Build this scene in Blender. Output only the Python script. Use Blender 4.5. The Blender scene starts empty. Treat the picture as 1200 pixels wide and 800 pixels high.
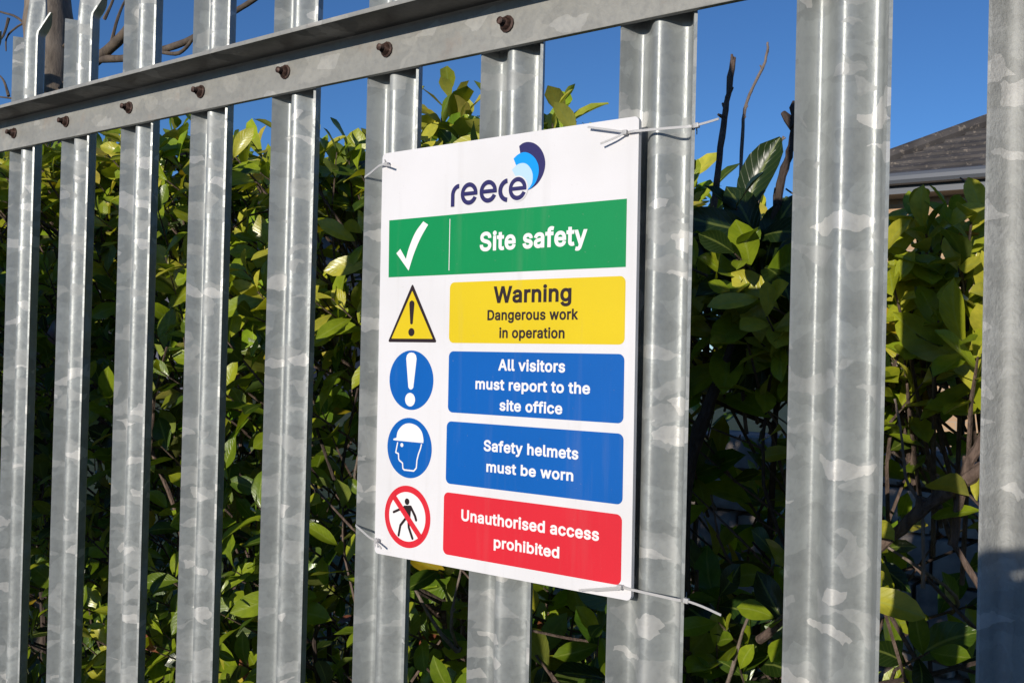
import bpy, bmesh, math, random, os
from mathutils import Vector, Matrix, noise
from math import sin, cos, pi, radians as R

# ------------------------------------------------------------------ camera
HZ = 1.4                       # height of the sign's centre above the ground
sc = bpy.context.scene
col = sc.collection
F_PX, YAW, PIT, ROL = 1162.78, 0.6447, 0.0087, 0.0243
CAM = Vector((0.5578, -0.7207, 0.0049 + HZ))
fw = Vector((-sin(YAW) * cos(PIT), cos(YAW) * cos(PIT), sin(PIT)))
rt = Vector((cos(YAW), sin(YAW), 0)); up = rt.cross(fw)
r2 = cos(ROL) * rt + sin(ROL) * up; u2 = -sin(ROL) * rt + cos(ROL) * up
cd = bpy.data.cameras.new('camera'); cam = bpy.data.objects.new('camera', cd); col.objects.link(cam)
cd.sensor_width = 36; cd.lens = 36 * F_PX / 1200; cd.clip_start = .02; cd.clip_end = 2000
cam.matrix_world = Matrix(((r2.x, u2.x, -fw.x, CAM.x), (r2.y, u2.y, -fw.y, CAM.y), (r2.z, u2.z, -fw.z, CAM.z), (0, 0, 0, 1)))
sc.camera = cam

# ------------------------------------------------------------------ light
SUN_EL, SUN_AZ = R(13.0), R(6.0)            # azimuth measured from -Y towards +X
to_sun = Vector((sin(SUN_AZ) * cos(SUN_EL), -cos(SUN_AZ) * cos(SUN_EL), sin(SUN_EL)))
w = bpy.data.worlds.new('World'); sc.world = w; w.use_nodes = True
wn = w.node_tree; bg = wn.nodes['Background']
sky = wn.nodes.new('ShaderNodeTexSky'); sky.sky_type = 'NISHITA'; sky.sun_disc = False
sky.sun_elevation = SUN_EL; sky.sun_rotation = math.atan2(to_sun.x, to_sun.y)
sky.altitude = 2500; sky.air_density = 1.0; sky.dust_density = 0.0; sky.ozone_density = 6.0
wn.links.new(sky.outputs[0], bg.inputs[0]); bg.inputs[1].default_value = 0.112
sl = bpy.data.lights.new('sun', 'SUN'); sl.energy = 4.1; sl.angle = R(0.5); sl.color = (1.0, .925, .82)
so = bpy.data.objects.new('sun', sl); col.objects.link(so); so.location = (3, -8, 6)
so.rotation_euler = (-to_sun).to_track_quat('-Z', 'Y').to_euler()
vs = sc.view_settings; vs.view_transform = 'Standard'; vs.look = 'None'; vs.exposure = 0.0; vs.gamma = 1.0
sc.view_settings.use_curve_mapping = False
sc.cycles.max_bounces = 6; sc.cycles.diffuse_bounces = 2

rnd = random.Random(7)

# ------------------------------------------------------------------ helpers
def tag(o, label=None, cat=None, group=None, kind=None):
    if label: o['label'] = label
    if cat: o['category'] = cat
    if group: o['group'] = group
    if kind: o['kind'] = kind
    return o

def empty(name, loc=(0, 0, 0)):
    o = bpy.data.objects.new(name, None); col.objects.link(o); o.location = loc; o.empty_display_size = .05
    return o

def link(name, me, parent=None, mat=None):
    o = bpy.data.objects.new(name, me); col.objects.link(o)
    if mat is not None and not me.materials: me.materials.append(mat)
    if parent is not None:
        o.parent = parent
    return o

def finish(bm, name, mat, parent=None, smooth=True, sharp=35):
    me = bpy.data.meshes.new(name)
    bmesh.ops.recalc_face_normals(bm, faces=bm.faces)
    bm.to_mesh(me); bm.free()
    if smooth:
        me.polygons.foreach_set('use_smooth', [True] * len(me.polygons))
        try: me.set_sharp_from_angle(angle=R(sharp))
        except Exception: pass
    return link(name, me, parent, mat)

def box(bm, x0, x1, y0, y1, z0, z1, bevel=0):
    r = bmesh.ops.create_cube(bm, size=1)['verts']
    for v in r:
        v.co = Vector(((x0 + x1) / 2 + v.co.x * (x1 - x0), (y0 + y1) / 2 + v.co.y * (y1 - y0), (z0 + z1) / 2 + v.co.z * (z1 - z0)))
    if bevel:
        es = list({e for v in r for e in v.link_edges})
        bmesh.ops.bevel(bm, geom=es, offset=bevel, segments=2, affect='EDGES', profile=.6)

def tube(bm, pts, rad, n=8, cap=True):
    """round tube through pts; rad is a number or a list"""
    pts = [Vector(p) for p in pts]; m = len(pts)
    rr = rad if isinstance(rad, (list, tuple)) else [rad] * m
    prev = None; rings = []
    for i, p in enumerate(pts):
        t = (pts[min(i + 1, m - 1)] - pts[max(i - 1, 0)]).normalized()
        a = prev if prev is not None else (Vector((0, 0, 1)) if abs(t.z) < .9 else Vector((1, 0, 0)))
        a = (a - t * a.dot(t)).normalized(); prev = a; b = t.cross(a)
        rings.append([bm.verts.new(p + rr[i] * (a * cos(2 * pi * k / n) + b * sin(2 * pi * k / n))) for k in range(n)])
    for i in range(m - 1):
        for k in range(n):
            bm.faces.new((rings[i][k], rings[i][(k + 1) % n], rings[i + 1][(k + 1) % n], rings[i + 1][k]))
    if cap:
        bm.faces.new(rings[0][::-1]); bm.faces.new(rings[-1])

def smoothpts(pts, n=4):
    pts = [Vector(p) for p in pts]; P = [pts[0]] + pts + [pts[-1]]; out = []
    for i in range(1, len(P) - 2):
        for k in range(n):
            t = k / n; a, b, c, d = P[i - 1], P[i], P[i + 1], P[i + 2]
            out.append(.5 * ((2 * b) + (c - a) * t + (2 * a - 5 * b + 4 * c - d) * t * t + (3 * b - a - 3 * c + d) * t ** 3))
    out.append(pts[-1]); return out

# ------------------------------------------------------------------ materials
def newmat(name):
    m = bpy.data.materials.new(name); m.use_nodes = True
    nt = m.node_tree; b = nt.nodes['Principled BSDF']
    return m, nt, b
def N(nt, t, **kw):
    n = nt.nodes.new(t)
    for k, v in kw.items():
        if k in n.inputs: n.inputs[k].default_value = v
        else: setattr(n, k, v)
    return n
def ramp(nt, stops, interp='LINEAR'):
    n = nt.nodes.new('ShaderNodeValToRGB'); cr = n.color_ramp; cr.interpolation = interp
    while len(cr.elements) < len(stops): cr.elements.new(.5)
    for e, (p, c) in zip(cr.elements, stops):
        e.position = p; e.color = (*c, 1) if len(c) == 3 else c
    return n
def s2l(r, g, b):
    f = lambda c: (c / 255 / 12.92) if c / 255 <= .04045 else ((c / 255 + .055) / 1.055) ** 2.4
    return (f(r), f(g), f(b))
def mix(nt, blend='MIX'):
    n = nt.nodes.new('ShaderNodeMix'); n.data_type = 'RGBA'; n.blend_type = blend
    return n
def flat(name, rgb, rough=.5, spec=.4, grain=0):
    m, nt, b = newmat(name); b.inputs['Base Color'].default_value = (*rgb, 1); b.inputs['Roughness'].default_value = rough
    b.inputs['Specular IOR Level'].default_value = spec
    if grain:
        tc = N(nt, 'ShaderNodeTexCoord'); n1 = N(nt, 'ShaderNodeTexNoise', Scale=1500, Detail=2)
        n2 = N(nt, 'ShaderNodeTexNoise', Scale=9, Detail=5)
        nt.links.new(tc.outputs['Object'], n1.inputs[0]); nt.links.new(tc.outputs['Object'], n2.inputs[0])
        r = ramp(nt, [(.3, tuple(c * (1 - grain) for c in rgb)), (.7, tuple(min(1, c * (1 + grain * .6)) for c in rgb))])
        nt.links.new(n1.outputs[0], r.inputs[0])
        mx = mix(nt, 'MULTIPLY'); mx.inputs[0].default_value = 1
        r2_ = ramp(nt, [(.3, (.93, .93, .92)), (.6, (1, 1, 1))]); nt.links.new(n2.outputs[0], r2_.inputs[0])
        nt.links.new(r.outputs[0], mx.inputs[6]); nt.links.new(r2_.outputs[0], mx.inputs[7])
        nt.links.new(mx.outputs[2], b.inputs['Base Color'])
        bp = N(nt, 'ShaderNodeBump', Strength=.25, Distance=.0003); nt.links.new(n1.outputs[0], bp.inputs['Height']); nt.links.new(bp.outputs[0], b.inputs['Normal'])
    return m

def galvanised(name, patch=1.0, base=(.285, .302, .295), metal=.25):
    m, nt, b = newmat(name); L = nt.links.new
    tc = N(nt, 'ShaderNodeTexCoord'); oi = N(nt, 'ShaderNodeObjectInfo')
    vm = N(nt, 'ShaderNodeVectorMath', operation='SCALE'); vm.inputs['Scale'].default_value = 37.0
    cmb = N(nt, 'ShaderNodeCombineXYZ'); L(oi.outputs['Random'], cmb.inputs[0]); L(oi.outputs['Random'], cmb.inputs[2]); L(cmb.outputs[0], vm.inputs[0])
    ad = N(nt, 'ShaderNodeVectorMath', operation='ADD'); L(tc.outputs['Object'], ad.inputs[0]); L(vm.outputs[0], ad.inputs[1])
    # warp
    nz = N(nt, 'ShaderNodeTexNoise', Scale=42, Detail=3, Roughness=.5); L(ad.outputs[0], nz.inputs[0])
    sb = N(nt, 'ShaderNodeVectorMath', operation='SUBTRACT'); L(nz.outputs['Color'], sb.inputs[0]); sb.inputs[1].default_value = (.5, .5, .5)
    sc_ = N(nt, 'ShaderNodeVectorMath', operation='SCALE'); sc_.inputs['Scale'].default_value = .019; L(sb.outputs[0], sc_.inputs[0])
    wp = N(nt, 'ShaderNodeVectorMath', operation='ADD'); L(ad.outputs[0], wp.inputs[0]); L(sc_.outputs[0], wp.inputs[1])
    def layer(scale, size, thr, soft=.004):
        mp = N(nt, 'ShaderNodeMapping'); mp.inputs['Scale'].default_value = size; L(wp.outputs[0], mp.inputs[0])
        v = N(nt, 'ShaderNodeTexVoronoi', Scale=scale); L(mp.outputs[0], v.inputs[0])
        sp = N(nt, 'ShaderNodeSeparateColor'); L(v.outputs['Color'], sp.inputs[0])
        r = ramp(nt, [(thr - soft, (0, 0, 0)), (thr + soft, (1, 1, 1))]); L(sp.outputs[0], r.inputs[0])
        return r.outputs[0], sp.outputs[1]
    A, Av = layer(38, (1, .7, 1.25), .55)
    B, Bv = layer(36, (1.0, .5, 1.7), .80)
    C, Cv = layer(46, (.8, .5, 1.7), .945)
    fine = N(nt, 'ShaderNodeTexNoise', Scale=160, Detail=6, Roughness=.65); L(ad.outputs[0], fine.inputs[0])
    big = N(nt, 'ShaderNodeTexNoise', Scale=9, Detail=3); L(ad.outputs[0], big.inputs[0])
    grad = N(nt, 'ShaderNodeMapping'); grad.inputs['Scale'].default_value = (14, 14, 60); L(wp.outputs[0], grad.inputs[0])
    streak = N(nt, 'ShaderNodeTexNoise', Scale=1.0, Detail=4); L(grad.outputs[0], streak.inputs[0])
    base_r = ramp(nt, [(.25, tuple(c * .88 for c in base)), (.75, tuple(c * 1.07 for c in base))]); L(streak.outputs[0], base_r.inputs[0])
    def lay(prev, fac, colr, amount):
        mm = N(nt, 'ShaderNodeMath', operation='MULTIPLY'); L(fac, mm.inputs[0]); mm.inputs[1].default_value = amount
        mx = mix(nt); L(mm.outputs[0], mx.inputs[0]); L(prev, mx.inputs[6]); mx.inputs[7].default_value = (*colr, 1); return mx.outputs[2]
    c = base_r.outputs[0]
    c = lay(c, A, tuple(x * 1.22 for x in base), .6 * patch)
    c = lay(c, B, (.45, .455, .44), .42 * patch)
    D, Dv = layer(75, (1, .6, 1.5), .72)
    c = lay(c, D, tuple(x * .86 for x in base), .28 * patch)
    c = lay(c, C, (.60, .59, .56), .65 * patch)
    if name == 'galvanised_rail':
        sx = N(nt, 'ShaderNodeSeparateXYZ'); L(tc.outputs['Object'], sx.inputs[0])
        w1 = N(nt, 'ShaderNodeTexNoise', Scale=26, Detail=5, Roughness=.6); L(tc.outputs['Object'], w1.inputs[0]); wr = ramp(nt, [(.58, (0, 0, 0)), (.75, (1, 1, 1))]); L(w1.outputs[0], wr.inputs[0])
        c = lay(c, wr.outputs[0], (.30, .20, .14), .35)
    mult = mix(nt, 'MULTIPLY'); mult.inputs[0].default_value = 1
    fr = ramp(nt, [(.28, (.88, .88, .89)), (.5, (1, 1, 1)), (.72, (1.06, 1.06, 1.05))]); L(fine.outputs[0], fr.inputs[0])
    L(c, mult.inputs[6]); L(fr.outputs[0], mult.inputs[7]); L(mult.outputs[2], b.inputs['Base Color'])
    b.inputs['Metallic'].default_value = metal
    rr = N(nt, 'ShaderNodeMapRange'); rr.inputs[1].default_value = .3; rr.inputs[2].default_value = .7; rr.inputs[3].default_value = .34; rr.inputs[4].default_value = .50
    L(fine.outputs[0], rr.inputs[0])
    ra = N(nt, 'ShaderNodeMath', operation='MULTIPLY_ADD'); L(B, ra.inputs[0]); ra.inputs[1].default_value = .2; L(rr.outputs[0], ra.inputs[2]); L(ra.outputs[0], b.inputs['Roughness'])
    hs = N(nt, 'ShaderNodeMath', operation='MULTIPLY_ADD'); L(C, hs.inputs[0]); hs.inputs[1].default_value = .5; L(fine.outputs[0], hs.inputs[2])
    bp = N(nt, 'ShaderNodeBump', Strength=.30, Distance=.0009); L(hs.outputs[0], bp.inputs['Height'])
    L(bp.outputs[0], b.inputs['Normal'])
    return m

M = {}
M['pale'] = galvanised('galvanised_pale')
M['pale_rough'] = galvanised('rough_galvanised_pale', patch=.8, base=(.32, .325, .31), metal=.08)
for n_ in M['pale_rough'].node_tree.nodes:
    if n_.bl_idname == 'ShaderNodeBump': n_.inputs['Strength'].default_value = .8; n_.inputs['Distance'].default_value = .0022
    if n_.bl_idname == 'ShaderNodeMapRange': n_.inputs[3].default_value = .55; n_.inputs[4].default_value = .7
M['rail_under'] = galvanised('dark_flange_underside', patch=.2, base=(.045, .044, .042), metal=0)  # near-black base for the flange's downward-facing faces
M['rail'] = galvanised('galvanised_rail', patch=.35, base=(.30, .295, .27), metal=.08)

def rusty():
    m, nt, b = newmat('rusty_steel'); L = nt.links.new
    tc = N(nt, 'ShaderNodeTexCoord'); n1 = N(nt, 'ShaderNodeTexNoise', Scale=240, Detail=5); L(tc.outputs['Object'], n1.inputs[0])
    r = ramp(nt, [(.3, (.018, .009, .007)), (.55, (.055, .026, .019)), (.75, (.15, .095, .075))]); L(n1.outputs[0], r.inputs[0]); L(r.outputs[0], b.inputs['Base Color'])
    b.inputs['Roughness'].default_value = .65; b.inputs['Metallic'].default_value = .3
    bp = N(nt, 'ShaderNodeBump', Strength=.5, Distance=.001); L(n1.outputs[0], bp.inputs['Height']); L(bp.outputs[0], b.inputs['Normal'])
    return m
M['rust'] = rusty()

def leafmat():
    m, nt, b = newmat('laurel_leaf'); L = nt.links.new
    at = N(nt, 'ShaderNodeAttribute', attribute_name='tint')
    uv = N(nt, 'ShaderNodeUVMap'); uv.uv_map = 'UVMap'
    sp = N(nt, 'ShaderNodeSeparateXYZ'); L(uv.outputs[0], sp.inputs[0])
    # distance from the midrib
    d1 = N(nt, 'ShaderNodeMath', operation='SUBTRACT'); L(sp.outputs[0], d1.inputs[0]); d1.inputs[1].default_value = .5
    d2 = N(nt, 'ShaderNodeMath', operation='ABSOLUTE'); L(d1.outputs[0], d2.inputs[0])
    mid = ramp(nt, [(0, (1, 1, 1)), (.028, (.8, .8, .8)), (.055, (0, 0, 0))]); L(d2.outputs[0], mid.inputs[0])
    # side veins: run forward from the midrib
    a1 = N(nt, 'ShaderNodeMath', operation='MULTIPLY_ADD'); L(d2.outputs[0], a1.inputs[0]); a1.inputs[1].default_value = -.55; L(sp.outputs[1], a1.inputs[2])
    a2 = N(nt, 'ShaderNodeMath', operation='MULTIPLY'); L(a1.outputs[0], a2.inputs[0]); a2.inputs[1].default_value = 58
    a3 = N(nt, 'ShaderNodeMath', operation='SINE'); L(a2.outputs[0], a3.inputs[0])
    vein = ramp(nt, [(.86, (0, 0, 0)), (1.0, (1, 1, 1))])
    a4 = N(nt, 'ShaderNodeMapRange'); a4.inputs[1].default_value = -1; a4.inputs[2].default_value = 1; L(a3.outputs[0], a4.inputs[0]); L(a4.outputs[0], vein.inputs[0])
    tc = N(nt, 'ShaderNodeTexCoord'); nz = N(nt, 'ShaderNodeTexNoise', Scale=60, Detail=4); L(tc.outputs['Object'], nz.inputs[0])
    br = ramp(nt, [(.3, (.75, .78, .72)), (.7, (1.15, 1.1, 1.05))]); L(nz.outputs[0], br.inputs[0])
    m0 = mix(nt, 'MULTIPLY'); m0.inputs[0].default_value = 1; L(at.outputs['Color'], m0.inputs[6]); L(br.outputs[0], m0.inputs[7])
    m1 = mix(nt); f1 = N(nt, 'ShaderNodeMath', operation='MULTIPLY'); L(vein.outputs[0], f1.inputs[0]); f1.inputs[1].default_value = .07; L(f1.outputs[0], m1.inputs[0]); L(m0.outputs[2], m1.inputs[6]); m1.inputs[7].default_value = (.30, .36, .08, 1)
    m2 = mix(nt); f2 = N(nt, 'ShaderNodeMath', operation='MULTIPLY'); L(mid.outputs[0], f2.inputs[0]); f2.inputs[1].default_value = .42; L(f2.outputs[0], m2.inputs[0]); L(m1.outputs[2], m2.inputs[6]); m2.inputs[7].default_value = (.36, .42, .10, 1)
    # paler matt underside
    ge = N(nt, 'ShaderNodeNewGeometry'); m3 = mix(nt); f3 = N(nt, 'ShaderNodeMath', operation='MULTIPLY'); L(ge.outputs['Backfacing'], f3.inputs[0]); f3.inputs[1].default_value = .45
    L(f3.outputs[0], m3.inputs[0]); L(m2.outputs[2], m3.inputs[6]); m3.inputs[7].default_value = (.17, .20, .075, 1)
    L(m3.outputs[2], b.inputs['Base Color'])
    rg = N(nt, 'ShaderNodeMath', operation='MULTIPLY_ADD'); L(ge.outputs['Backfacing'], rg.inputs[0]); rg.inputs[1].default_value = .3; rg.inputs[2].default_value = .30; L(rg.outputs[0], b.inputs['Roughness'])
    b.inputs['Specular IOR Level'].default_value = .6
    hh = N(nt, 'ShaderNodeMath', operation='MULTIPLY_ADD'); L(vein.outputs[0], hh.inputs[0]); hh.inputs[1].default_value = -.5; L(nz.outputs[0], hh.inputs[2])
    bp = N(nt, 'ShaderNodeBump', Strength=.35, Distance=.0012); L(hh.outputs[0], bp.inputs['Height']); L(bp.outputs[0], b.inputs['Normal'])
    tr = N(nt, 'ShaderNodeBsdfTranslucent')
    tcx = mix(nt, 'MULTIPLY'); tcx.inputs[0].default_value = 1; L(m2.outputs[2], tcx.inputs[6]); tcx.inputs[7].default_value = (1.6, 1.7, .5, 1); L(tcx.outputs[2], tr.inputs[0])
    ms = N(nt, 'ShaderNodeMixShader'); ms.inputs[0].default_value = .22; L(b.outputs[0], ms.inputs[1]); L(tr.outputs[0], ms.inputs[2])
    L(ms.outputs[0], nt.nodes['Material Output'].inputs['Surface'])
    return m
M['leaf'] = leafmat()

def bark(name, lo, hi, scale=30):
    m, nt, b = newmat(name); L = nt.links.new
    tc = N(nt, 'ShaderNodeTexCoord'); mp = N(nt, 'ShaderNodeMapping'); mp.inputs['Scale'].default_value = (1, 1, .35); L(tc.outputs['Object'], mp.inputs[0])
    n1 = N(nt, 'ShaderNodeTexNoise', Scale=scale, Detail=7, Roughness=.65); L(mp.outputs[0], n1.inputs[0])
    r = ramp(nt, [(.3, lo), (.7, hi)]); L(n1.outputs[0], r.inputs[0]); L(r.outputs[0], b.inputs['Base Color']); b.inputs['Roughness'].default_value = .85
    bp = N(nt, 'ShaderNodeBump', Strength=.6, Distance=.01); L(n1.outputs[0], bp.inputs['Height']); L(bp.outputs[0], b.inputs['Normal'])
    return m
M['stem'] = bark('shrub_stem', (.05, .032, .025), (.20, .14, .11), 120)
M['stem_dark'] = bark('old_stem', (.025, .018, .014), (.09, .062, .05), 120)
M['bark'] = bark('tree_bark', (.11, .085, .065), (.27, .22, .17), 22)
M['limb'] = bark('limb_bark', (.045, .034, .028), (.15, .115, .085), 30)
M['twig'] = bark('twig_bark', (.12, .09, .07), (.3, .24, .2), 150)

M['white'] = flat('white_board', (.75, .735, .745), .42, .4, .02)
def dirty(m, amount=.16):
    nt = m.node_tree; L = nt.links.new; b = nt.nodes['Principled BSDF']; src = b.inputs['Base Color'].links[0].from_socket
    tc = N(nt, 'ShaderNodeTexCoord'); mp = N(nt, 'ShaderNodeMapping'); mp.inputs['Scale'].default_value = (60, 60, 4); L(tc.outputs['Object'], mp.inputs[0])
    n = N(nt, 'ShaderNodeTexNoise', Scale=1, Detail=5, Roughness=.6); L(mp.outputs[0], n.inputs[0])
    r = ramp(nt, [(.55, (0, 0, 0)), (.78, (1, 1, 1))]); L(n.outputs[0], r.inputs[0])
    n2 = N(nt, 'ShaderNodeTexNoise', Scale=420, Detail=3); L(tc.outputs['Object'], n2.inputs[0]); r2_ = ramp(nt, [(.70, (0, 0, 0)), (.74, (1, 1, 1))]); L(n2.outputs[0], r2_.inputs[0])
    a = N(nt, 'ShaderNodeMath', operation='MULTIPLY'); L(r.outputs[0], a.inputs[0]); a.inputs[1].default_value = amount
    a2 = N(nt, 'ShaderNodeMath', operation='MULTIPLY_ADD'); L(r2_.outputs[0], a2.inputs[0]); a2.inputs[1].default_value = .3; L(a.outputs[0], a2.inputs[2])
    mx = mix(nt); L(a2.outputs[0], mx.inputs[0]); L(src, mx.inputs[6]); mx.inputs[7].default_value = (.33, .30, .26, 1); L(mx.outputs[2], b.inputs['Base Color'])
M['edge'] = flat('board_edge', (.55, .54, .53), .6)
M['green'] = flat('green_print', s2l(0, 140, 76), .42, .4, .07)
M['yellow'] = flat('yellow_print', s2l(222, 194, 18), .42, .4, .03)
M['blue'] = flat('blue_print', s2l(0, 92, 176), .40, .4, .05)
M['red'] = flat('red_print', s2l(216, 38, 52), .42, .4, .05)
M['black'] = flat('black_print', s2l(38, 22, 24), .5)
M['ink'] = flat('navy_print', s2l(46, 42, 98), .45, .4, .25)
M['cyan'] = flat('bright_blue_print', s2l(0, 150, 238), .45)
M['pale_blue'] = flat('pale_blue_print', s2l(182, 212, 236), .45)
M['print_white'] = flat('white_print', (.82, .80, .79), .45)
for k_ in ('white', 'green', 'yellow', 'blue', 'red'): dirty(M[k_], .13 if k_ == 'white' else .09)
def nylon():
    m, nt, b = newmat('white_nylon'); b.inputs['Base Color'].default_value = (.62, .61, .60, 1); b.inputs['Roughness'].default_value = .3; b.inputs['Transmission Weight'].default_value = .3
    b.inputs['Subsurface Weight'].default_value = .15; b.inputs['Subsurface Radius'].default_value = (.002, .002, .002)
    return m
M['nylon'] = nylon()

# ------------------------------------------------------------------ ground
def ground():
    bm = bmesh.new()
    n = 90
    def gz(x, y):
        v = noise.noise(Vector((x * .35, y * .35, 0))) * .05 + noise.noise(Vector((x * 1.6, y * 1.6, 3))) * .015
        return v * min(1, max(0, (y - .2) / 1.2)) if y > 0 else 0
    xs = [math.sinh((i / n - .5) * 2 * 6.2) * 1.6 for i in range(n + 1)]
    g = [[bm.verts.new((x, y, gz(x, y))) for x in xs] for y in xs]
    for j in range(n):
        for i in range(n): bm.faces.new((g[j][i], g[j][i + 1], g[j + 1][i + 1], g[j + 1][i]))
    m, nt, b = newmat('ground_surface'); L = nt.links.new
    tc = N(nt, 'ShaderNodeTexCoord'); sp = N(nt, 'ShaderNodeSeparateXYZ'); L(tc.outputs['Object'], sp.inputs[0])
    n1 = N(nt, 'ShaderNodeTexNoise', Scale=5, Detail=8, Roughness=.65); L(tc.outputs['Object'], n1.inputs[0])
    n2 = N(nt, 'ShaderNodeTexNoise', Scale=90, Detail=4); L(tc.outputs['Object'], n2.inputs[0])
    soil = ramp(nt, [(.3, (.03, .026, .012)), (.45, (.035, .055, .014)), (.65, (.055, .085, .018)), (.8, (.12, .11, .04))]); L(n1.outputs[0], soil.inputs[0])
    tar = ramp(nt, [(.3, (.035, .035, .037)), (.7, (.085, .083, .08))]); L(n2.outputs[0], tar.inputs[0])
    st = ramp(nt, [(0, (0, 0, 0)), (.02, (1, 1, 1))]); ma = N(nt, 'ShaderNodeMath', operation='ADD'); L(sp.outputs[1], ma.inputs[0]); ma.inputs[1].default_value = .15; L(ma.outputs[0], st.inputs[0])
    mx = mix(nt); L(st.outputs[0], mx.inputs[0]); L(tar.outputs[0], mx.inputs[6]); L(soil.outputs[0], mx.inputs[7]); L(mx.outputs[2], b.inputs['Base Color'])
    b.inputs['Roughness'].default_value = .9
    bp = N(nt, 'ShaderNodeBump', Strength=.5, Distance=.02); L(n1.outputs[0], bp.inputs['Height']); L(bp.outputs[0], b.inputs['Normal'])
    tag(finish(bm, 'ground', m), kind='structure')
ground()

# ------------------------------------------------------------------ fence
fence = tag(empty('palisade_fence', (0, 0, 0)), 'galvanised steel palisade fence of ribbed upright pales bolted to an angle rail', 'fence')
PALE_X = {-7: -.9218, -6: -.7762, -5: -.6289, -4: -.4785, -3: -.3280, -2: -.1775, -1: -.0268, 0: .1242, 1: .2780, 2: .4120}
for k in range(-36, -7): PALE_X[k] = -.9218 + (k + 7) * .1494
for k in range(3, 16): PALE_X[k] = .4120 + (k - 2) * .1494
PW = .0666
prof0 = [(0, 0), (2.2, 3.6), (4.8, 8.5), (6.8, 12.6), (8.4, 15), (10.4, 16.5), (12.6, 17), (15, 16.4), (18, 14.8), (21.5, 11.0), (25, 6.6), (28.2, 3.2), (31, 1.4), (33.3, .9), (35.6, 1.4), (38.4, 3.2), (41.6, 6.6), (45.1, 11.0), (48.6, 14.8), (51.6, 16.4), (54, 17), (56.2, 16.5), (58.2, 15), (59.8, 12.6), (61.8, 8.5), (64.4, 3.6), (66.6, 0)]
prof = smoothpts([(a, b, 0) for a, b in prof0], 2)
def pale_mesh():
    bm = bmesh.new(); T = .0026
    fr = [Vector((p.x / 1000, p.y / 1000)) for p in prof]
    n = len(fr); bk = []
    for i in range(n):
        t = (fr[min(i + 1, n - 1)] - fr[max(i - 1, 0)]).normalized(); nn = Vector((-t.y, t.x))
        bk.append(fr[i] + nn * T)
    ring = fr + bk[::-1]
    def col_rows(u):
        """heights (above the sign centre) and outward bend of the cut, splayed top of the pale"""
        if u < .285: return 451, 0
        if u < .84:
            f = abs(u - .53) / .30; return 458 + 105 * max(0, 1 - f) ** .75, -1
        return 448 + 26 * (u - .84) / .16, 1
    zs = [-1.35, -.9, -.45, 0, .3, .40, .44]
    rows = [[bm.verts.new((p.x, p.y, z + HZ)) for p in ring] for z in zs]
    for q in range(1, 6):
        row = []
        for p in ring:
            u = min(1, max(0, p.x / PW)); h, kd = col_rows(u)
            z = .44 + (h / 1000 - .44) * q / 5; f = max(0, z - .452)
            x = p.x; y = p.y
            if kd == -1: y += f * .12
            if kd == 1: x += max(0, z - .445) * .55; y += max(0, z - .445) * .35
            row.append(bm.verts.new((x, y, z + HZ)))
        rows.append(row)
    m = len(ring)
    for a, b in zip(rows, rows[1:]):
        for k in range(m): bm.faces.new((a[k], a[(k + 1) % m], b[(k + 1) % m], b[k]))
    for k in range(n - 1):
        for rr_ in (rows[0], rows[-1]):
            bm.faces.new((rr_[k], rr_[k + 1], rr_[m - 2 - k], rr_[m - 1 - k]))
    me = bpy.data.meshes.new('pale'); bmesh.ops.recalc_face_normals(bm, faces=bm.faces); bm.to_mesh(me); bm.free()
    me.polygons.foreach_set('use_smooth', [True] * len(me.polygons)); me.set_sharp_from_angle(angle=R(38)); me.materials.append(M['pale'])
    return me
pm = pale_mesh(); pm_rough = pm.copy(); pm_rough.materials[0] = M['pale_rough']
for k in sorted(PALE_X):
    o = link('pale', pm_rough if k == 2 else pm, fence); o.location = (PALE_X[k], 0, 0)
    o.rotation_euler = (0, rnd.uniform(-.0012, .0012), rnd.uniform(-.02, .02)); o.location.x += sin(o.rotation_euler[1]) * -HZ

def rail(z0, x0=-6.4, x1=2.5):
    """angle section: web against the pales, flange on top towards the viewer"""
    t, r, H, D = 5.2, 4, 49, 49.4
    P = [(0, 0), (-t, 0)]
    P = [(-.0, 0), (-t + 1.2, 0), (-t + .3, .4), (-t, 1.4)]
    P += [(-t, H - t - r)] + [(-t - r + r * cos(a), H - t - r + r * sin(a)) for a in [pi / 8, pi / 4, 3 * pi / 8, pi / 2]]
    P += [(-D + 1.5, H - t), (-D + .3, H - t + .5), (-D, H - t + 1.6), (-D, H - 1.2), (-D + .4, H - .3), (-D + 1.4, H), (-1.5, H), (-.4, H - .4), (0, H - 1.5)]
    bm = bmesh.new(); rows = []
    nseg = 60
    for i in range(nseg + 1):
        x = x0 + (x1 - x0) * i / nseg
        rows.append([bm.verts.new((x, y / 1000, z0 + z / 1000)) for y, z in P])
    m = len(P)
    for a, b in zip(rows, rows[1:]):
        for k in range(m): bm.faces.new((a[k], a[(k + 1) % m], b[(k + 1) % m], b[k]))
    bm.faces.new(rows[0]); bm.faces.new(rows[-1][::-1])
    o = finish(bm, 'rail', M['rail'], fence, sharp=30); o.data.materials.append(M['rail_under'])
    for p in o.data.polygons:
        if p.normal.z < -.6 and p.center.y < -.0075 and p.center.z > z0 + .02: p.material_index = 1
    return o
rail(HZ + .281); rail(.32)

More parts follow.
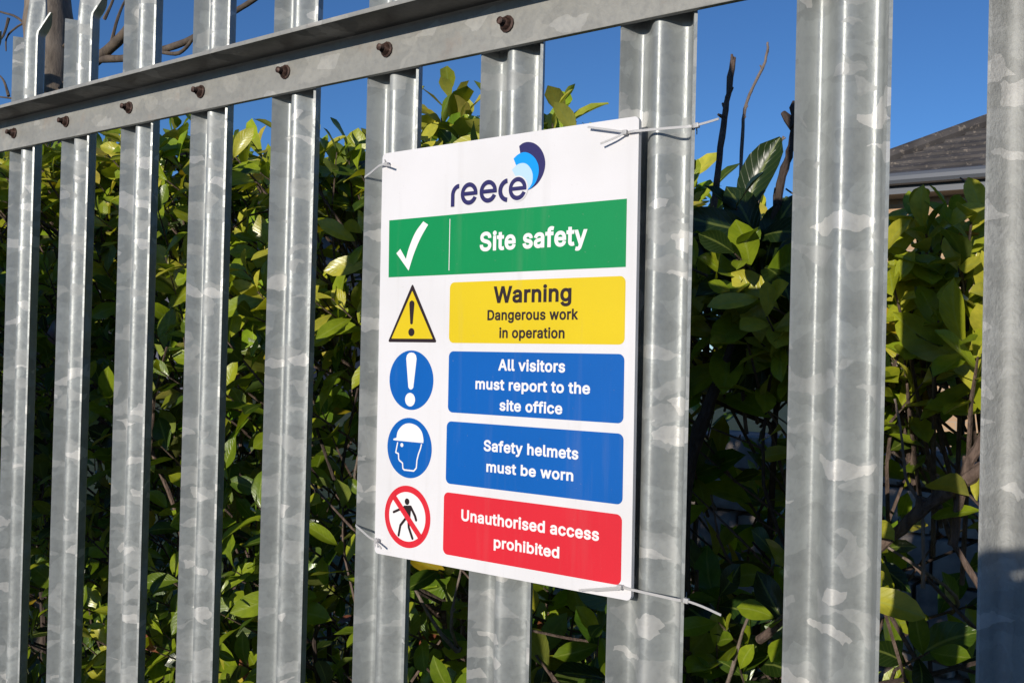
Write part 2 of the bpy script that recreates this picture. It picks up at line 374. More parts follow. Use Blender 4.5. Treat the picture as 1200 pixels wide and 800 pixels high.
def bolt_meshes():
    bm = bmesh.new()           # conical shear nut, axis -Y, origin on the rail face
    n = 12
    prof_ = [(0.0, 8.6), (1.6, 8.8), (2.0, 7.2), (2.4, 6.6), (6.8, 5.3), (7.4, 4.6)]
    rings = [[bm.verts.new((r / 1000 * cos(2 * pi * k / n), -d / 1000, r / 1000 * sin(2 * pi * k / n))) for k in range(n)] for d, r in prof_]
    for a, b in zip(rings, rings[1:]):
        for k in range(n): bm.faces.new((a[k], a[(k + 1) % n], b[(k + 1) % n], b[k]))
    bm.faces.new(rings[-1]); bm.faces.new(rings[0])
    o = finish(bm, 'shear_nut', M['rust']); nut = o.data; bpy.data.objects.remove(o)
    bm = bmesh.new(); rings = []
    for i in range(14):
        r = (3.9 if i % 2 else 3.2) if i < 12 else (3.0 if i == 12 else 1.5); d = 7.45 + i * .5
        rings.append([bm.verts.new((r / 1000 * cos(2 * pi * k / n), -d / 1000, r / 1000 * sin(2 * pi * k / n))) for k in range(n)])
    for a, b in zip(rings, rings[1:]):
        for k in range(n): bm.faces.new((a[k], a[(k + 1) % n], b[(k + 1) % n], b[k]))
    bm.faces.new(rings[-1]); bm.faces.new(rings[0])
    o = finish(bm, 'bolt', M['rust'], sharp=25); b = o.data; bpy.data.objects.remove(o)
    return nut, b
nutm, boltm = bolt_meshes()
BX = {-7: -.899, -6: -.755, -5: -.6023, -4: -.452, -3: -.300, -2: -.1459, -1: .0059}
for k, x in PALE_X.items():
    for zz in ((HZ + .3035), (.345)):
        b = link('bolt', boltm, fence); jit = rnd.uniform(-.0015, .0015)
        b.location = (BX.get(k, x + .0315), -.0053, zz + jit); b.scale = (.9,) * 3; b.rotation_euler = (rnd.uniform(-.05, .05), rnd.uniform(0, 6), rnd.uniform(-.05, .05))
        nn = link('shear_nut', nutm, b)

# ------------------------------------------------------------------ sign
SY = -.0052                                      # plane of the printed face
sign = tag(empty('safety_sign', (0, SY, HZ)), 'white site safety notice board cable-tied to the fence', 'sign')
sign.rotation_euler = (0, -.0073, 0)
def board():
    bm = bmesh.new(); r = .0045; X, Z = .1472, .200; pts = []
    for cx_, cz_, a0 in ((X - r, Z - r, 0), (-X + r, Z - r, 90), (-X + r, -Z + r, 180), (X - r, -Z + r, 270)):
        for k in range(7):
            a = R(a0 + 15 * k); pts.append((cx_ + r * cos(a), cz_ + r * sin(a)))
    f = [bm.verts.new((x, 0, z)) for x, z in pts]; b = [bm.verts.new((x, .0045, z)) for x, z in pts]
    bm.faces.new(f); bm.faces.new(b[::-1]); m = len(pts)
    for k in range(m): bm.faces.new((f[k], f[(k + 1) % m], b[(k + 1) % m], b[k]))
    return finish(bm, 'board', M['white'], sign, smooth=False)
board()
LAY = -.00013
from mathutils.geometry import tessellate_polygon, delaunay_2d_cdt
def tess(bm, pts, y):
    V = [bm.verts.new((a / 1000, y, b_ / 1000)) for a, b_ in pts]
    for t in tessellate_polygon([[Vector((a, b_, 0)) for a, b_ in pts]]):
        try: bm.faces.new([V[i] for i in t])
        except ValueError: pass
def poly(name, pts, mat, parent, lay=1):
    bm = bmesh.new(); tess(bm, pts, lay * LAY)
    bm.normal_update()
    for f in bm.faces:
        if f.normal.y > 0: f.normal_flip()
    me = bpy.data.meshes.new(name); bm.to_mesh(me); bm.free(); return link(name, me, parent, M[mat])
def join2(name, polys, mat, parent, lay=1):
    bm = bmesh.new()
    for i, pts in enumerate(polys):
        tess(bm, pts, lay * LAY - i * 8e-6)
    bm.normal_update()
    for f in bm.faces:
        if f.normal.y > 0: f.normal_flip()
    me = bpy.data.meshes.new(name); bm.to_mesh(me); bm.free(); return link(name, me, parent, M[mat])
def rrect(x0, x1, z0, z1, r):
    pts = []
    for cx_, cz_, a0 in ((x1 - r, z1 - r, 0), (x0 + r, z1 - r, 90), (x0 + r, z0 + r, 180), (x1 - r, z0 + r, 270)):
        for k in range(9): a = R(a0 + 90 * k / 8); pts.append((cx_ + r * cos(a), cz_ + r * sin(a)))
    return pts
def circ(cx_, cz_, r, n=64, rz=None): return [(cx_ + r * cos(2 * pi * k / n), cz_ + (rz or r) * sin(2 * pi * k / n)) for k in range(n)]
def arcband(cx_, cz_, r0, r1, a0, a1, n=28, sx=1):
    A = [R(a0 + (a1 - a0) * k / n) for k in range(n + 1)]
    return [(cx_ + sx * r1 * cos(a), cz_ + r1 * sin(a)) for a in A] + [(cx_ + sx * r0 * cos(a), cz_ + r0 * sin(a)) for a in A[::-1]]
def stroke(pts, wd, cap=True):
    """thick rounded line as capsule quads"""
    out = []
    for (x0, z0), (x1, z1) in zip(pts, pts[1:]):
        a = math.atan2(z1 - z0, x1 - x0); P = []
        for k in range(9): t = a + pi / 2 + pi * k / 8; P.append((x0 + wd / 2 * cos(t), z0 + wd / 2 * sin(t)))
        for k in range(9): t = a - pi / 2 + pi * k / 8; P.append((x1 + wd / 2 * cos(t), z1 + wd / 2 * sin(t)))
        out.append(P)
    return out
def spl(pts, n=5):
    return [(p.x, p.y) for p in smoothpts([(a, b, 0) for a, b in pts], n)]

font = None
fp = os.path.join(bpy.utils.resource_path('LOCAL'), 'datafiles', 'fonts', 'Inter.woff2')
try: font = bpy.data.fonts.load(fp)
except Exception: font = None
def area(P): return .5 * sum(P[i][0] * P[(i + 1) % len(P)][1] - P[(i + 1) % len(P)][0] * P[i][1] for i in range(len(P)))
def inside(p, P):
    c = False
    for i in range(len(P)):
        a, b_ = P[i], P[i - 1]
        if (a[1] > p[1]) != (b_[1] > p[1]) and p[0] < (b_[0] - a[0]) * (p[1] - a[1]) / (b_[1] - a[1]) + a[0]: c = not c
    return c
def grow(P, d):
    """push a closed outline sideways by d (its own outward side when counter-clockwise)"""
    Q = []
    for p in P:
        if not Q or (p[0] - Q[-1][0]) ** 2 + (p[1] - Q[-1][1]) ** 2 > 1e-6: Q.append(p)
    if (Q[0][0] - Q[-1][0]) ** 2 + (Q[0][1] - Q[-1][1]) ** 2 < 1e-6: Q.pop()
    out = []; n = len(Q)
    for i in range(n):
        a = Vector(Q[i - 1]); b_ = Vector(Q[i]); c = Vector(Q[(i + 1) % n])
        e1 = (b_ - a).normalized(); e2 = (c - b_).normalized(); n1 = Vector((e1.y, -e1.x)); n2 = Vector((e2.y, -e2.x))
        m = n1 + n2
        m = m.normalized() if m.length > 1e-4 else n1
        k = min(1.5, 1 / max(.3, m.dot(n1))); out.append(tuple(b_ + m * d * k))
    return out
def outlines(body):
    cu = bpy.data.curves.new('lettering', 'FONT'); cu.body = body; cu.size = 100; cu.space_character = 1.045
    if font: cu.font = font
    t = bpy.data.objects.new('tmp', cu); col.objects.link(t)
    for ob in bpy.context.selected_objects: ob.select_set(False)
    t.select_set(True); bpy.context.view_layer.objects.active = t
    bpy.ops.object.convert(target='CURVE'); t = bpy.context.view_layer.objects.active
    C = []
    for sp in t.data.splines:
        bp = sp.bezier_points; P = []
        for i in range(len(bp)):
            a, b_ = bp[i], bp[(i + 1) % len(bp)]
            P0, P1, P2, P3 = a.co.xy, a.handle_right.xy, b_.handle_left.xy, b_.co.xy
            straight = abs((P1 - P0).cross(P3 - P0)) < 1e-3 and abs((P2 - P0).cross(P3 - P0)) < 1e-3
            n = 1 if straight else 6
            for k in range(n):
                u = k / n; P.append(tuple(P0 * (1 - u) ** 3 + 3 * P1 * u * (1 - u) ** 2 + 3 * P2 * u * u * (1 - u) + P3 * u ** 3))
        if len(P) > 2: C.append(P)
    bpy.data.objects.remove(t); return C
def text(s, x0, x1, base, cap, mat, parent, lay=2, bold=2.5):
    """printed lettering: the font's outlines fattened to a bold cut and filled one contour at a time"""
    hc_ = outlines('H')[0]; hy0, hy1 = min(p[1] for p in hc_), max(p[1] for p in hc_)
    C = outlines(s)
    # outer contours turn one way, counters (holes) the other; all grow away from the ink
    big_ = max(C, key=lambda P: abs(area(P)))
    if area(big_) < 0: C = [P[::-1] for P in C]
    C = [grow(P, bold) for P in C]
    ax0 = min(p[0] for P in C for p in P); ax1 = max(p[0] for P in C for p in P)
    sx = (x1 - x0) / (ax1 - ax0); sz = cap / (hy1 - hy0 + 1.2 * bold)
    pv, pe = [], []
    for P in C:
        o = len(pv); pv += [Vector(p) for p in P]; pe += [(o + k, o + (k + 1) % len(P)) for k in range(len(P))]
    ov, oe, of = delaunay_2d_cdt(pv, pe, [], 0, 1e-4)[:3]
    boxes = [(min(p[0] for p in P), max(p[0] for p in P), P) for P in C]
    def winding(c):
        w_ = 0
        for lo, hi, P in boxes:
            if not lo <= c.x <= hi: continue
            for k in range(len(P)):
                a, b_ = P[k - 1], P[k]
                if a[1] <= c.y < b_[1] or b_[1] <= c.y < a[1]:
                    x = a[0] + (c.y - a[1]) * (b_[0] - a[0]) / (b_[1] - a[1])
                    if x > c.x: w_ += 1 if b_[1] > a[1] else -1
        return w_
    Fc = [tuple(f) for f in of if winding((ov[f[0]] + ov[f[1]] + ov[f[2]]) / 3) > 0]
    V = [((x0 + (p.x - ax0) * sx) / 1000, lay * LAY, (base + (p.y - hy0 + .6 * bold) * sz) / 1000) for p in ov]
    nm = bpy.data.meshes.new('lettering'); nm.from_pydata(V, [], Fc)
    return link('lettering', nm, parent, M[mat])

# logo: three nested swooshes and the rounded word
NAVY = [(24.0, 188.6), (28.5, 190.9), (34.3, 191.2), (41.3, 189.0), (47.6, 184.0), (51.7, 177.1), (53.2, 169.3), (51.3, 161.0), (46.2, 153.8), (40.0, 149.6), (35.1, 147.9)]
CY = [(18.0, 177.9), (23.3, 181.3), (29.7, 182.5), (36.1, 180.5), (42.1, 175.6), (45.7, 169.2), (46.2, 162.3), (43.6, 154.9), (38.9, 150.1), (35.1, 148.1)]
LT = [(16.6, 168.0), (21.9, 171.7), (27.8, 172.9), (33.2, 171.3), (38.1, 166.1), (40.0, 160.4), (39.4, 154.4), (36.8, 150.3), (34.5, 148.6)]
lg = poly('logo', spl(NAVY) + [(30, 160), (25.4, 182.1)], 'ink', sign, 1)
poly('swoosh', spl(CY) + [(28, 158), (20.8, 172.1)], 'cyan', lg, 2)
poly('swoosh', spl(LT) + [(28, 156), (20.3, 162.2)], 'pale_blue', lg, 3)
poly('letter_outline', circ(23.5, 150.2, 11.5, 64, 11.7), 'white', lg, 4)
def let_e(cx_, cz_, ro=10.5, wd=4.1, sq=.95):
    ring = arcband(cx_, cz_, ro - wd, ro, -14 + 14 - 8, 318 - 360 + 360, 44, sq)
    # ring from just under the bar (right) round the top, left and bottom to the tail
    top = arcband(cx_, cz_, ro - wd, ro, -9, 180, 30, sq); bot = arcband(cx_, cz_, ro - wd, ro, 180, 336, 30, sq)
    bar = [(cx_ - (ro - wd + .3) * sq, cz_ - 1.7), (cx_ + (ro - .2) * sq, cz_ - 1.7), (cx_ + (ro - wd) * sq, cz_ + 1.9), (cx_ - (ro - wd + .3) * sq, cz_ + 1.9)]
    return [top, bot, bar]
word = []
word += let_e(-33.2, 150.4) + let_e(-10.4, 150.6) + let_e(23.5, 150.2)
word += [[(-55.2, 139.6), (-51.1, 139.6), (-51.1, 150.5), (-55.2, 150.5)], [(-45.5 if False else -45.5, 160.6)] + [(-45.5 - 9.7 * sin(R(a)) ** 1, 150.5 + 10.1 * cos(R(a))) for a in range(10, 91, 8)] + [(-55.2, 150.4), (-51.1, 150.4)] + [(-45.5 - 5.6 * sin(R(a)), 150.5 + 6.0 * cos(R(a))) for a in range(90, 0, -9)] + [(-45.5, 156.5)]]
cpts = arcband(12.6, 149.8, 6.7, 10.8, 96, 264, 34, 1.02)
word += [cpts]
join2('lettering', word, 'ink', lg, 5)

gb = poly('green_banner', [(-135.4, 75.3), (137, 75.3), (137, 132.2), (-136, 132.2)], 'green', sign)
poly('tick_mark', [(-125.2, 98.8), (-120.0, 102.9), (-112.2, 92.6)] + spl([(-112.2, 92.6), (-108.4, 103.5), (-100.5, 117.8), (-90.2, 128.2)], 6)[1:] + [(-83.9, 124.6)] + spl([(-83.9, 124.6), (-93.5, 112.0), (-101.8, 97.0), (-108.3, 81.0)], 6)[1:], 'print_white', gb, 2)
poly('divider_line', [(-56.7, 79.3), (-55.9, 79.3), (-55.9, 128.3), (-56.7, 128.3)], 'print_white', gb, 2)
text('Site safety', -19.3, 98.7, 96.0, 17.0, 'print_white', gb, bold=2.7)
yb = poly('yellow_panel', rrect(-54.8, 137.1, 10.7, 67.9, 5.5), 'yellow', sign)
text('Warning', -2, 83.4, 47.7, 14.8, 'black', yb, bold=2.7)
text('Dangerous work', -8.7, 90.8, 31.9, 9.2, 'black', yb)
text('in operation', 5.4, 77, 15.7, 9.2, 'black', yb)
b1 = poly('blue_panel', rrect(-54.4, 137.2, -54.8, 2.9, 5.5), 'blue', sign)
text('All visitors', 4.9, 78.2, -13.8, 10, 'print_white', b1)
text('must report to the', -21.3, 104.1, -31.6, 9.6, 'print_white', b1)
text('site office', 7.2, 76, -50.1, 9.6, 'print_white', b1)
b2 = poly('blue_panel', rrect(-55.4, 137.7, -122, -63.2, 5.5), 'blue', sign)
text('Safety helmets', -10.2, 93.4, -87.9, 9.8, 'print_white', b2)
text('must be worn', -6.6, 88.6, -106.8, 9.4, 'print_white', b2)
rb = poly('red_panel', rrect(-57.2, 137.5, -188.7, -130.2, 5.5), 'red', sign)
text('Unauthorised access', -35.3, 115.5, -154.6, 10.2, 'print_white', rb)
text('prohibited', 3.6, 75.5, -174.6, 9.6, 'print_white', rb)
# pictograms
def rtri(a, b, c, r):
    pts = [Vector(a), Vector(b), Vector(c)]; out = []; cen = (pts[0] + pts[1] + pts[2]) / 3
    for i, p in enumerate(pts):
        q0 = (pts[i - 1] - p).normalized(); q1 = (pts[(i + 1) % 3] - p).normalized()
        s, e = p + q0 * r, p + q1 * r
        for k in range(6):
            t = k / 5; out.append(tuple((1 - t) ** 2 * s + 2 * t * (1 - t) * p + t * t * e))
    return out
wt = poly('warning_triangle', rtri((-102.9, 68.4), (-134.6, 10.9), (-69.8, 10.9), 3.0), 'black', sign)
poly('triangle_fill', rtri((-102.9, 61.2), (-129.7, 14.4), (-75.0, 14.4), .6), 'yellow', wt, 2)
join2('exclamation_mark', [[(-106.4, 48.5), (-105.7, 50.6), (-103.0, 51.9), (-100.3, 50.6), (-99.6, 48.5), (-101.4, 29.0), (-103, 28.2), (-104.6, 29.0)], circ(-102.9, 20.8, 4.0, 28)], 'black', wt, 3)
c1 = poly('blue_disc', circ(-102.3, -26.0, 29.0), 'blue', sign)
join2('exclamation_mark', [[(-109.2, -5), (-108.2, -1.6), (-105.5, .5), (-102.3, 1.0), (-99.1, .5), (-96.4, -1.6), (-95.4, -5), (-99.0, -33), (-100.4, -34.6), (-102.3, -35.2), (-104.2, -34.6), (-105.6, -33)], circ(-103.0, -45.0, 6.6, 32)], 'print_white', c1, 2)
c2 = poly('blue_disc', circ(-103.0, -92.0, 29.3), 'blue', sign)
poly('helmet_picture', [(-124.3, -84.4), (-120.3, -83.2)] + spl([(-120.0, -82.4), (-118.3, -76.3), (-111.7, -70.2), (-103.3, -68.0), (-93.7, -69.8), (-87.1, -75.0), (-84.6, -82), (-84.6, -86.0)], 5) + [(-121.0, -85.9), (-124.3, -85.7)], 'print_white', c2, 2)
join2('face_picture', stroke(spl([(-118.5, -88.0), (-120.7, -97.6)], 1) + [(-117.0, -98.6), (-116.6, -103.8), (-115.3, -105.2), (-111.3, -107.4), (-110.7, -112.6), (-108.9, -113.8), (-96.2, -113.8), (-93.0, -110.7), (-92.3, -103.0), (-90.5, -97), (-88.0, -91.5), (-86.9, -87.6)], 1.5) + [circ(-112.6, -89.8, 2.0, 20)], 'print_white', c2, 2)
pd = poly('prohibition_sign', circ(-103.9, -159.0, 30.2), 'red', sign)
poly('white_disc', circ(-103.9, -159.0, 24.0), 'print_white', pd, 2)
join2('walking_man', [circ(-104.2, -144.3, 3.1, 24, 3.2)] + stroke([(-121.8, -156.3), (-108.0, -150.2)], 2.5) + stroke([(-107, -149.8), (-99.4, -148.9), (-93.4, -157.0), (-91.9, -160.8)], 2.9) + [[(-108.2, -148.4), (-98.4, -147.6), (-99.6, -160.5), (-107.0, -160.8)]] + stroke([(-105.3, -160.5), (-112.4, -168.2), (-114.6, -178.2)], 2.7) + stroke([(-102.0, -160.5), (-101.3, -168.9), (-96.2, -179.0)], 2.8), 'black', pd, 3)
join2('diagonal_bar', [[(-124.7, -142.2), (-120.4, -138.4), (-83.0, -175.7), (-87.0, -180.0)]], 'red', pd, 4)

# unseen board added on the fence left of frame so its shadow darkens the hedge
def add_shade_board():
    t = tag(empty('shade_board', (-1.88, -.016, HZ)), 'unseen plywood board added past the left edge to shade the hedge', 'board')
    m = bark('plywood', (.20, .15, .10), (.36, .28, .20), 18)
    bm = bmesh.new(); box(bm, -.6, .58, 0, .0155, -.40, .268, .001); finish(bm, 'panel', m, t)
    bm = bmesh.new(); box(bm, -.6, .40, .0000, .0155, .335, .43, .001); finish(bm, 'top_strip', m, t)
add_shade_board()

# ------------------------------------------------------------------ cable ties
def strap(bm, pts, wd=.0021, th=.0008, n=3):
    pts = smoothpts(pts, n); m = len(pts); rows = []
    for i, p in enumerate(pts):
        t = (pts[min(i + 1, m - 1)] - pts[max(i - 1, 0)]).normalized()
        nrm = Vector((0, -1, 0)); nrm = nrm - t * nrm.dot(t)
        nrm = nrm.normalized() if nrm.length > .25 else (Vector((1, 0, 0)) - t * t.x).normalized()
        s = t.cross(nrm)
        rows.append([bm.verts.new(p + nrm * a * th / 2 + s * b * wd / 2) for a, b in ((1, -1), (1, 1), (-1, 1), (-1, -1))])
    for a, b in zip(rows, rows[1:]):
        for k in range(4): bm.faces.new((a[k], a[(k + 1) % 4], b[(k + 1) % 4], b[k]))
    bm.faces.new(rows[0]); bm.faces.new(rows[-1][::-1])
def V3(x, y, z): return Vector((x / 1000, y / 1000, z / 1000 + HZ))
def tie(label, strap_pts, head, head_dir, tail_pts, extra=None):
    t = tag(empty('cable_tie', V3(*head)), label, 'cable tie', 'cable ties holding the sign')
    inv = -V3(*head)
    def fin(name, bm):
        bmesh.ops.translate(bm, verts=bm.verts, vec=inv); return finish(bm, name, M['nylon'], t, sharp=40)
    bm = bmesh.new(); strap(bm, [V3(*p) for p in strap_pts]); fin('strap', bm)
    bm = bmesh.new(); strap(bm, [V3(*p) for p in tail_pts], .0018, .0007); fin('tail', bm)
    bm = bmesh.new(); box(bm, -.0022, .0022, -.0018, .0018, -.0020, .0020, .0006)
    a = math.atan2(head_dir[1], head_dir[0])
    bmesh.ops.rotate(bm, verts=bm.verts, cent=(0, 0, 0), matrix=Matrix.Rotation(-a, 3, 'Y'))
    bmesh.ops.translate(bm, verts=bm.verts, vec=V3(*head)); fin('tie_head', bm)
    if extra:
        bm = bmesh.new(); strap(bm, [V3(*p) for p in extra], .0016, .0007); fin('tail', bm)
    return t
# left pair: strap from the hole round the left edge of the third pale from the right of the seven
tie('short white cable tie through the top left corner of the sign', [(-137.5, -3, 186.3), (-137.8, -8, 186.5), (-142, -9.4, 187), (-150, -8.5, 186.2), (-165, -4.5, 181.5), (-176.6, -1.5, 178.5), (-178.8, 2, 178.2), (-178, 8, 178), (-168, 22, 178)],
    (-138.8, -9.4, 186.9), (1, -.1), [(-138, -11, 185.6), (-133, -13.5, 184.5), (-128, -15, 183.2)], [(-138.6, -10, 188), (-137.9, -12, 189.6), (-137.6, -13, 190.6)])
tie('short white cable tie through the bottom left corner of the sign', [(-138, -3, -187.2), (-138, -8, -187.2), (-142, -9.4, -186.8), (-150, -8.4, -185.6), (-165, -4.5, -181.4), (-176.6, -1.5, -178.2), (-178.8, 2, -177.6), (-178, 8, -177.5), (-168, 22, -177.5)],
    (-139.2, -9.4, -187.4), (1, -.2), [(-138.5, -11, -188.4), (-132, -13.5, -190.5), (-127, -15, -192.5)], [(-141.8, -9.6, -188.8), (-141, -10.2, -191.5), (-140.4, -10.6, -193.6)])
# right pairs: two ties joined end to end
tie('cable tie at the sign\'s top right corner with two loose ends over the board', [(137, -3, 187.8), (137, -7.0, 187.8), (142, -8.6, 188.0), (150, -7.6, 188.0), (170, -5.2, 187.8), (186, -3.4, 187.5), (192.6, -2.4, 187.4)],
    (134.6, -8.8, 187.9), (1, 0), [(134, -9.8, 188.2), (122, -10.2, 191), (99, -10.5, 196.2)], [(134.4, -10, 187), (126, -11.5, 183.6), (113.6, -13, 180.0)])
tie('cable tie head and tail sticking out past the pale near the sign\'s top corner', [(190, -2.8, 187.6), (192.6, -1.5, 187.5), (193.2, 5, 187.4), (185, 22, 187.4)],
    (197.0, -2.6, 187.6), (1, .05), [(198, -3.0, 187.8), (208, -4.6, 188.6), (218.5, -7.5, 189.4)])
tie('white cable tie at the sign\'s bottom right corner with tails lying along the board edge', [(142, -3, -187.8), (142, -7.0, -188.0), (146, -8.4, -188.3), (154, -7.2, -188.9), (172, -5.0, -190.1), (186, -3.4, -191.0), (192.6, -2.4, -191.4)],
    (139.8, -8.8, -188.2), (1, -.06), [(138, -9.8, -188.6), (122, -10.0, -192.2), (101, -10.4, -196.8)], [(138.6, -8.8, -190.0), (128, -9.2, -192.2), (114, -9.6, -195.2)])
tie('cable tie with long drooping tail past the pale near the sign\'s bottom corner', [(190, -2.8, -191.2), (192.6, -1.5, -191.3), (193.2, 5, -191.4), (185, 22, -191.4)],
    (197.4, -2.6, -190.6), (1, -.1), [(199, -3.0, -190.7), (212, -4.4, -192.2), (229.5, -7.0, -195.4)])

# ------------------------------------------------------------------ laurel hedge
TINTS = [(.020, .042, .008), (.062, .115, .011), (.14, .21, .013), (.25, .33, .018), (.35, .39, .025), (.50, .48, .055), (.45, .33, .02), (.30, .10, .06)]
def leaf_geom(L_, W_, fold, droop, cols, rows, seed=0, twist=0):
    """obovate laurel leaf with a short stalk: verts, faces, uvs"""
    vs_, fs, uvs = [], [], []
    rr = random.Random(seed); wob = rr.uniform(-1, 1); ph = rr.uniform(0, 6)
    for j in range(rows + 1):
        t = j / rows
        w_ = W_ * 1.04 * (sin(pi * min(1, t) ** 1.38) ** .66) if 0 < t < 1 else 0
        w_ = max(w_, .0012)
        y = t * L_; bend = -droop * L_ * t * t; side = wob * .06 * L_ * sin(t * pi)
        for i in range(cols + 1):
            u = i / cols; s = (u - .5) * 2
            x = s * w_ / 2 + side; z = bend + abs(s) ** 1.2 * w_ * fold + .02 * L_ * sin(t * 9 + ph + s * 1.5) * abs(s)
            a = twist * t
            vs_.append((x * cos(a) - z * sin(a), y, x * sin(a) + z * cos(a))); uvs.append((u, t))
    for j in range(rows):
        for i in range(cols):
            k = j * (cols + 1) + i; fs.append((k, k + 1, k + cols + 2, k + cols + 1))
    return vs_, fs, uvs
def make_leaf_mesh(geoms_mats_tints, name):
    V, Fc, U, T = [], [], [], []
    for (vs_, fs, uvs), mt, tint in geoms_mats_tints:
        o = len(V)
        if mt is None: V += vs_
        else:
            a, b_, c_, d_ = [mt[i] for i in range(4)]
            for x, y, z in vs_:
                V.append((a[0] * x + a[1] * y + a[2] * z + a[3], b_[0] * x + b_[1] * y + b_[2] * z + b_[3], c_[0] * x + c_[1] * y + c_[2] * z + c_[3]))
        Fc += [tuple(o + i for i in f) for f in fs]; U += uvs; T += [tint] * len(vs_)
    me = bpy.data.meshes.new(name); me.from_pydata(V, [], Fc)
    uvl = me.uv_layers.new(name='UVMap'); idx = [0] * len(me.loops); me.loops.foreach_get('vertex_index', idx)
    buf = [0.0] * (2 * len(idx))
    for n_, i in enumerate(idx): buf[2 * n_], buf[2 * n_ + 1] = U[i]
    uvl.data.foreach_set('uv', buf)
    at = me.color_attributes.new('tint', 'FLOAT_COLOR', 'POINT'); cb = []
    for t in T: cb += [t[0], t[1], t[2], 1]
    at.data.foreach_set('color', cb)
    me.polygons.foreach_set('use_smooth', [True] * len(me.polygons)); me.materials.append(M['leaf'])
    return me
SHAPES = [(.070, .034, .10, .12, .2), (.078, .033, .16, .20, -.3), (.062, .032, .06, .05, .1), (.084, .037, .12, .26, .35), (.068, .028, .22, .10, -.15)]
HI = [leaf_geom(a, b, c, d, 4, 7, i, e) for i, (a, b, c, d, e) in enumerate(SHAPES)]
LO = [leaf_geom(a, b, c, d, 2, 4, i, e) for i, (a, b, c, d, e) in enumerate(SHAPES)]
LEAFM = {}
def leafmesh(shape, ti):
    if (shape, ti) not in LEAFM:
        LEAFM[(shape, ti)] = make_leaf_mesh([(HI[shape], None, TINTS[ti])], 'leaf')
    return LEAFM[(shape, ti)]
def project(p):
    d = p - CAM; z = d.dot(fw)
    if z <= .05: return None
    return 600 + F_PX * d.dot(r2) / z, 400 - F_PX * d.dot(u2) / z, z
def shoot(rr, tip, dr, length, n, young, out, size=1.0):
    """leaves spiralling up a shoot, the youngest at the tip"""
    dr = dr.normalized(); a0 = rr.uniform(0, 6.28)
    ref = Vector((0, 0, 1)) if abs(dr.z) < .9 else Vector((1, 0, 0))
    e1 = dr.cross(ref).normalized(); e2 = dr.cross(e1)
    for k in range(n):
        f = k / max(1, n - 1)                       # 0 tip .. 1 base
        pos = tip - dr * length * f
        ang = a0 + k * 2.4
        rad = e1 * cos(ang) + e2 * sin(ang)
        opn = R(rr.uniform(20, 48) + 44 * f)
        ax = (dr * cos(opn) + rad * sin(opn)).normalized()
        nr = dr - ax * dr.dot(ax); nr = nr.normalized()
        rl = rr.uniform(-.5, .5); sd = ax.cross(nr)
        nr = (nr * cos(rl) + sd * sin(rl)).normalized(); sd = ax.cross(nr)
        s = size * 1.06 * (rr.uniform(.5, .85) if k < 2 else rr.uniform(.7, 1.2))
        q = rr.random()
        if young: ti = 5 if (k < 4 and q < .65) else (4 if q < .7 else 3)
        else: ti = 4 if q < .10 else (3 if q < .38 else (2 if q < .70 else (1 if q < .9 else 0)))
        if size > 1.38: ti = 0; s *= 1.12  # outsized leaves take the darkest tint: the clump's shade put into leaf colour
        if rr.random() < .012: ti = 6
        if rr.random() < .004: ti = 7
        mt = Matrix(((sd.x, ax.x, nr.x, pos.x), (sd.y, ax.y, nr.y, pos.y), (sd.z, ax.z, nr.z, pos.z), (0, 0, 0, 1)))
        mt = mt @ Matrix.Diagonal((s * rr.uniform(.85, 1.12), s, s, 1))
        out.append((mt, rr.randrange(5), ti))
TOP = [(-6, .62), (-3.2, .60), (-1.7, .50), (-1.3, .49), (-1.0, .42), (-.80, .37), (-.6, .42), (-.45, .41), (-.25, .34), (-.12, .24), (0, .17), (.12, .115), (.3, .115), (2.5, .14)]
def top_at(x):
    for (a, b), (c, d) in zip(TOP, TOP[1:]):
        if a <= x <= c: return b + (d - b) * (x - a) / (c - a)
    return .3
def in_gap(px, py):
    """is this picture point in one of the gaps between pales and clear of the sign"""
    if not (-20 < px < 1220 and -20 < py < 820): return False
    return True
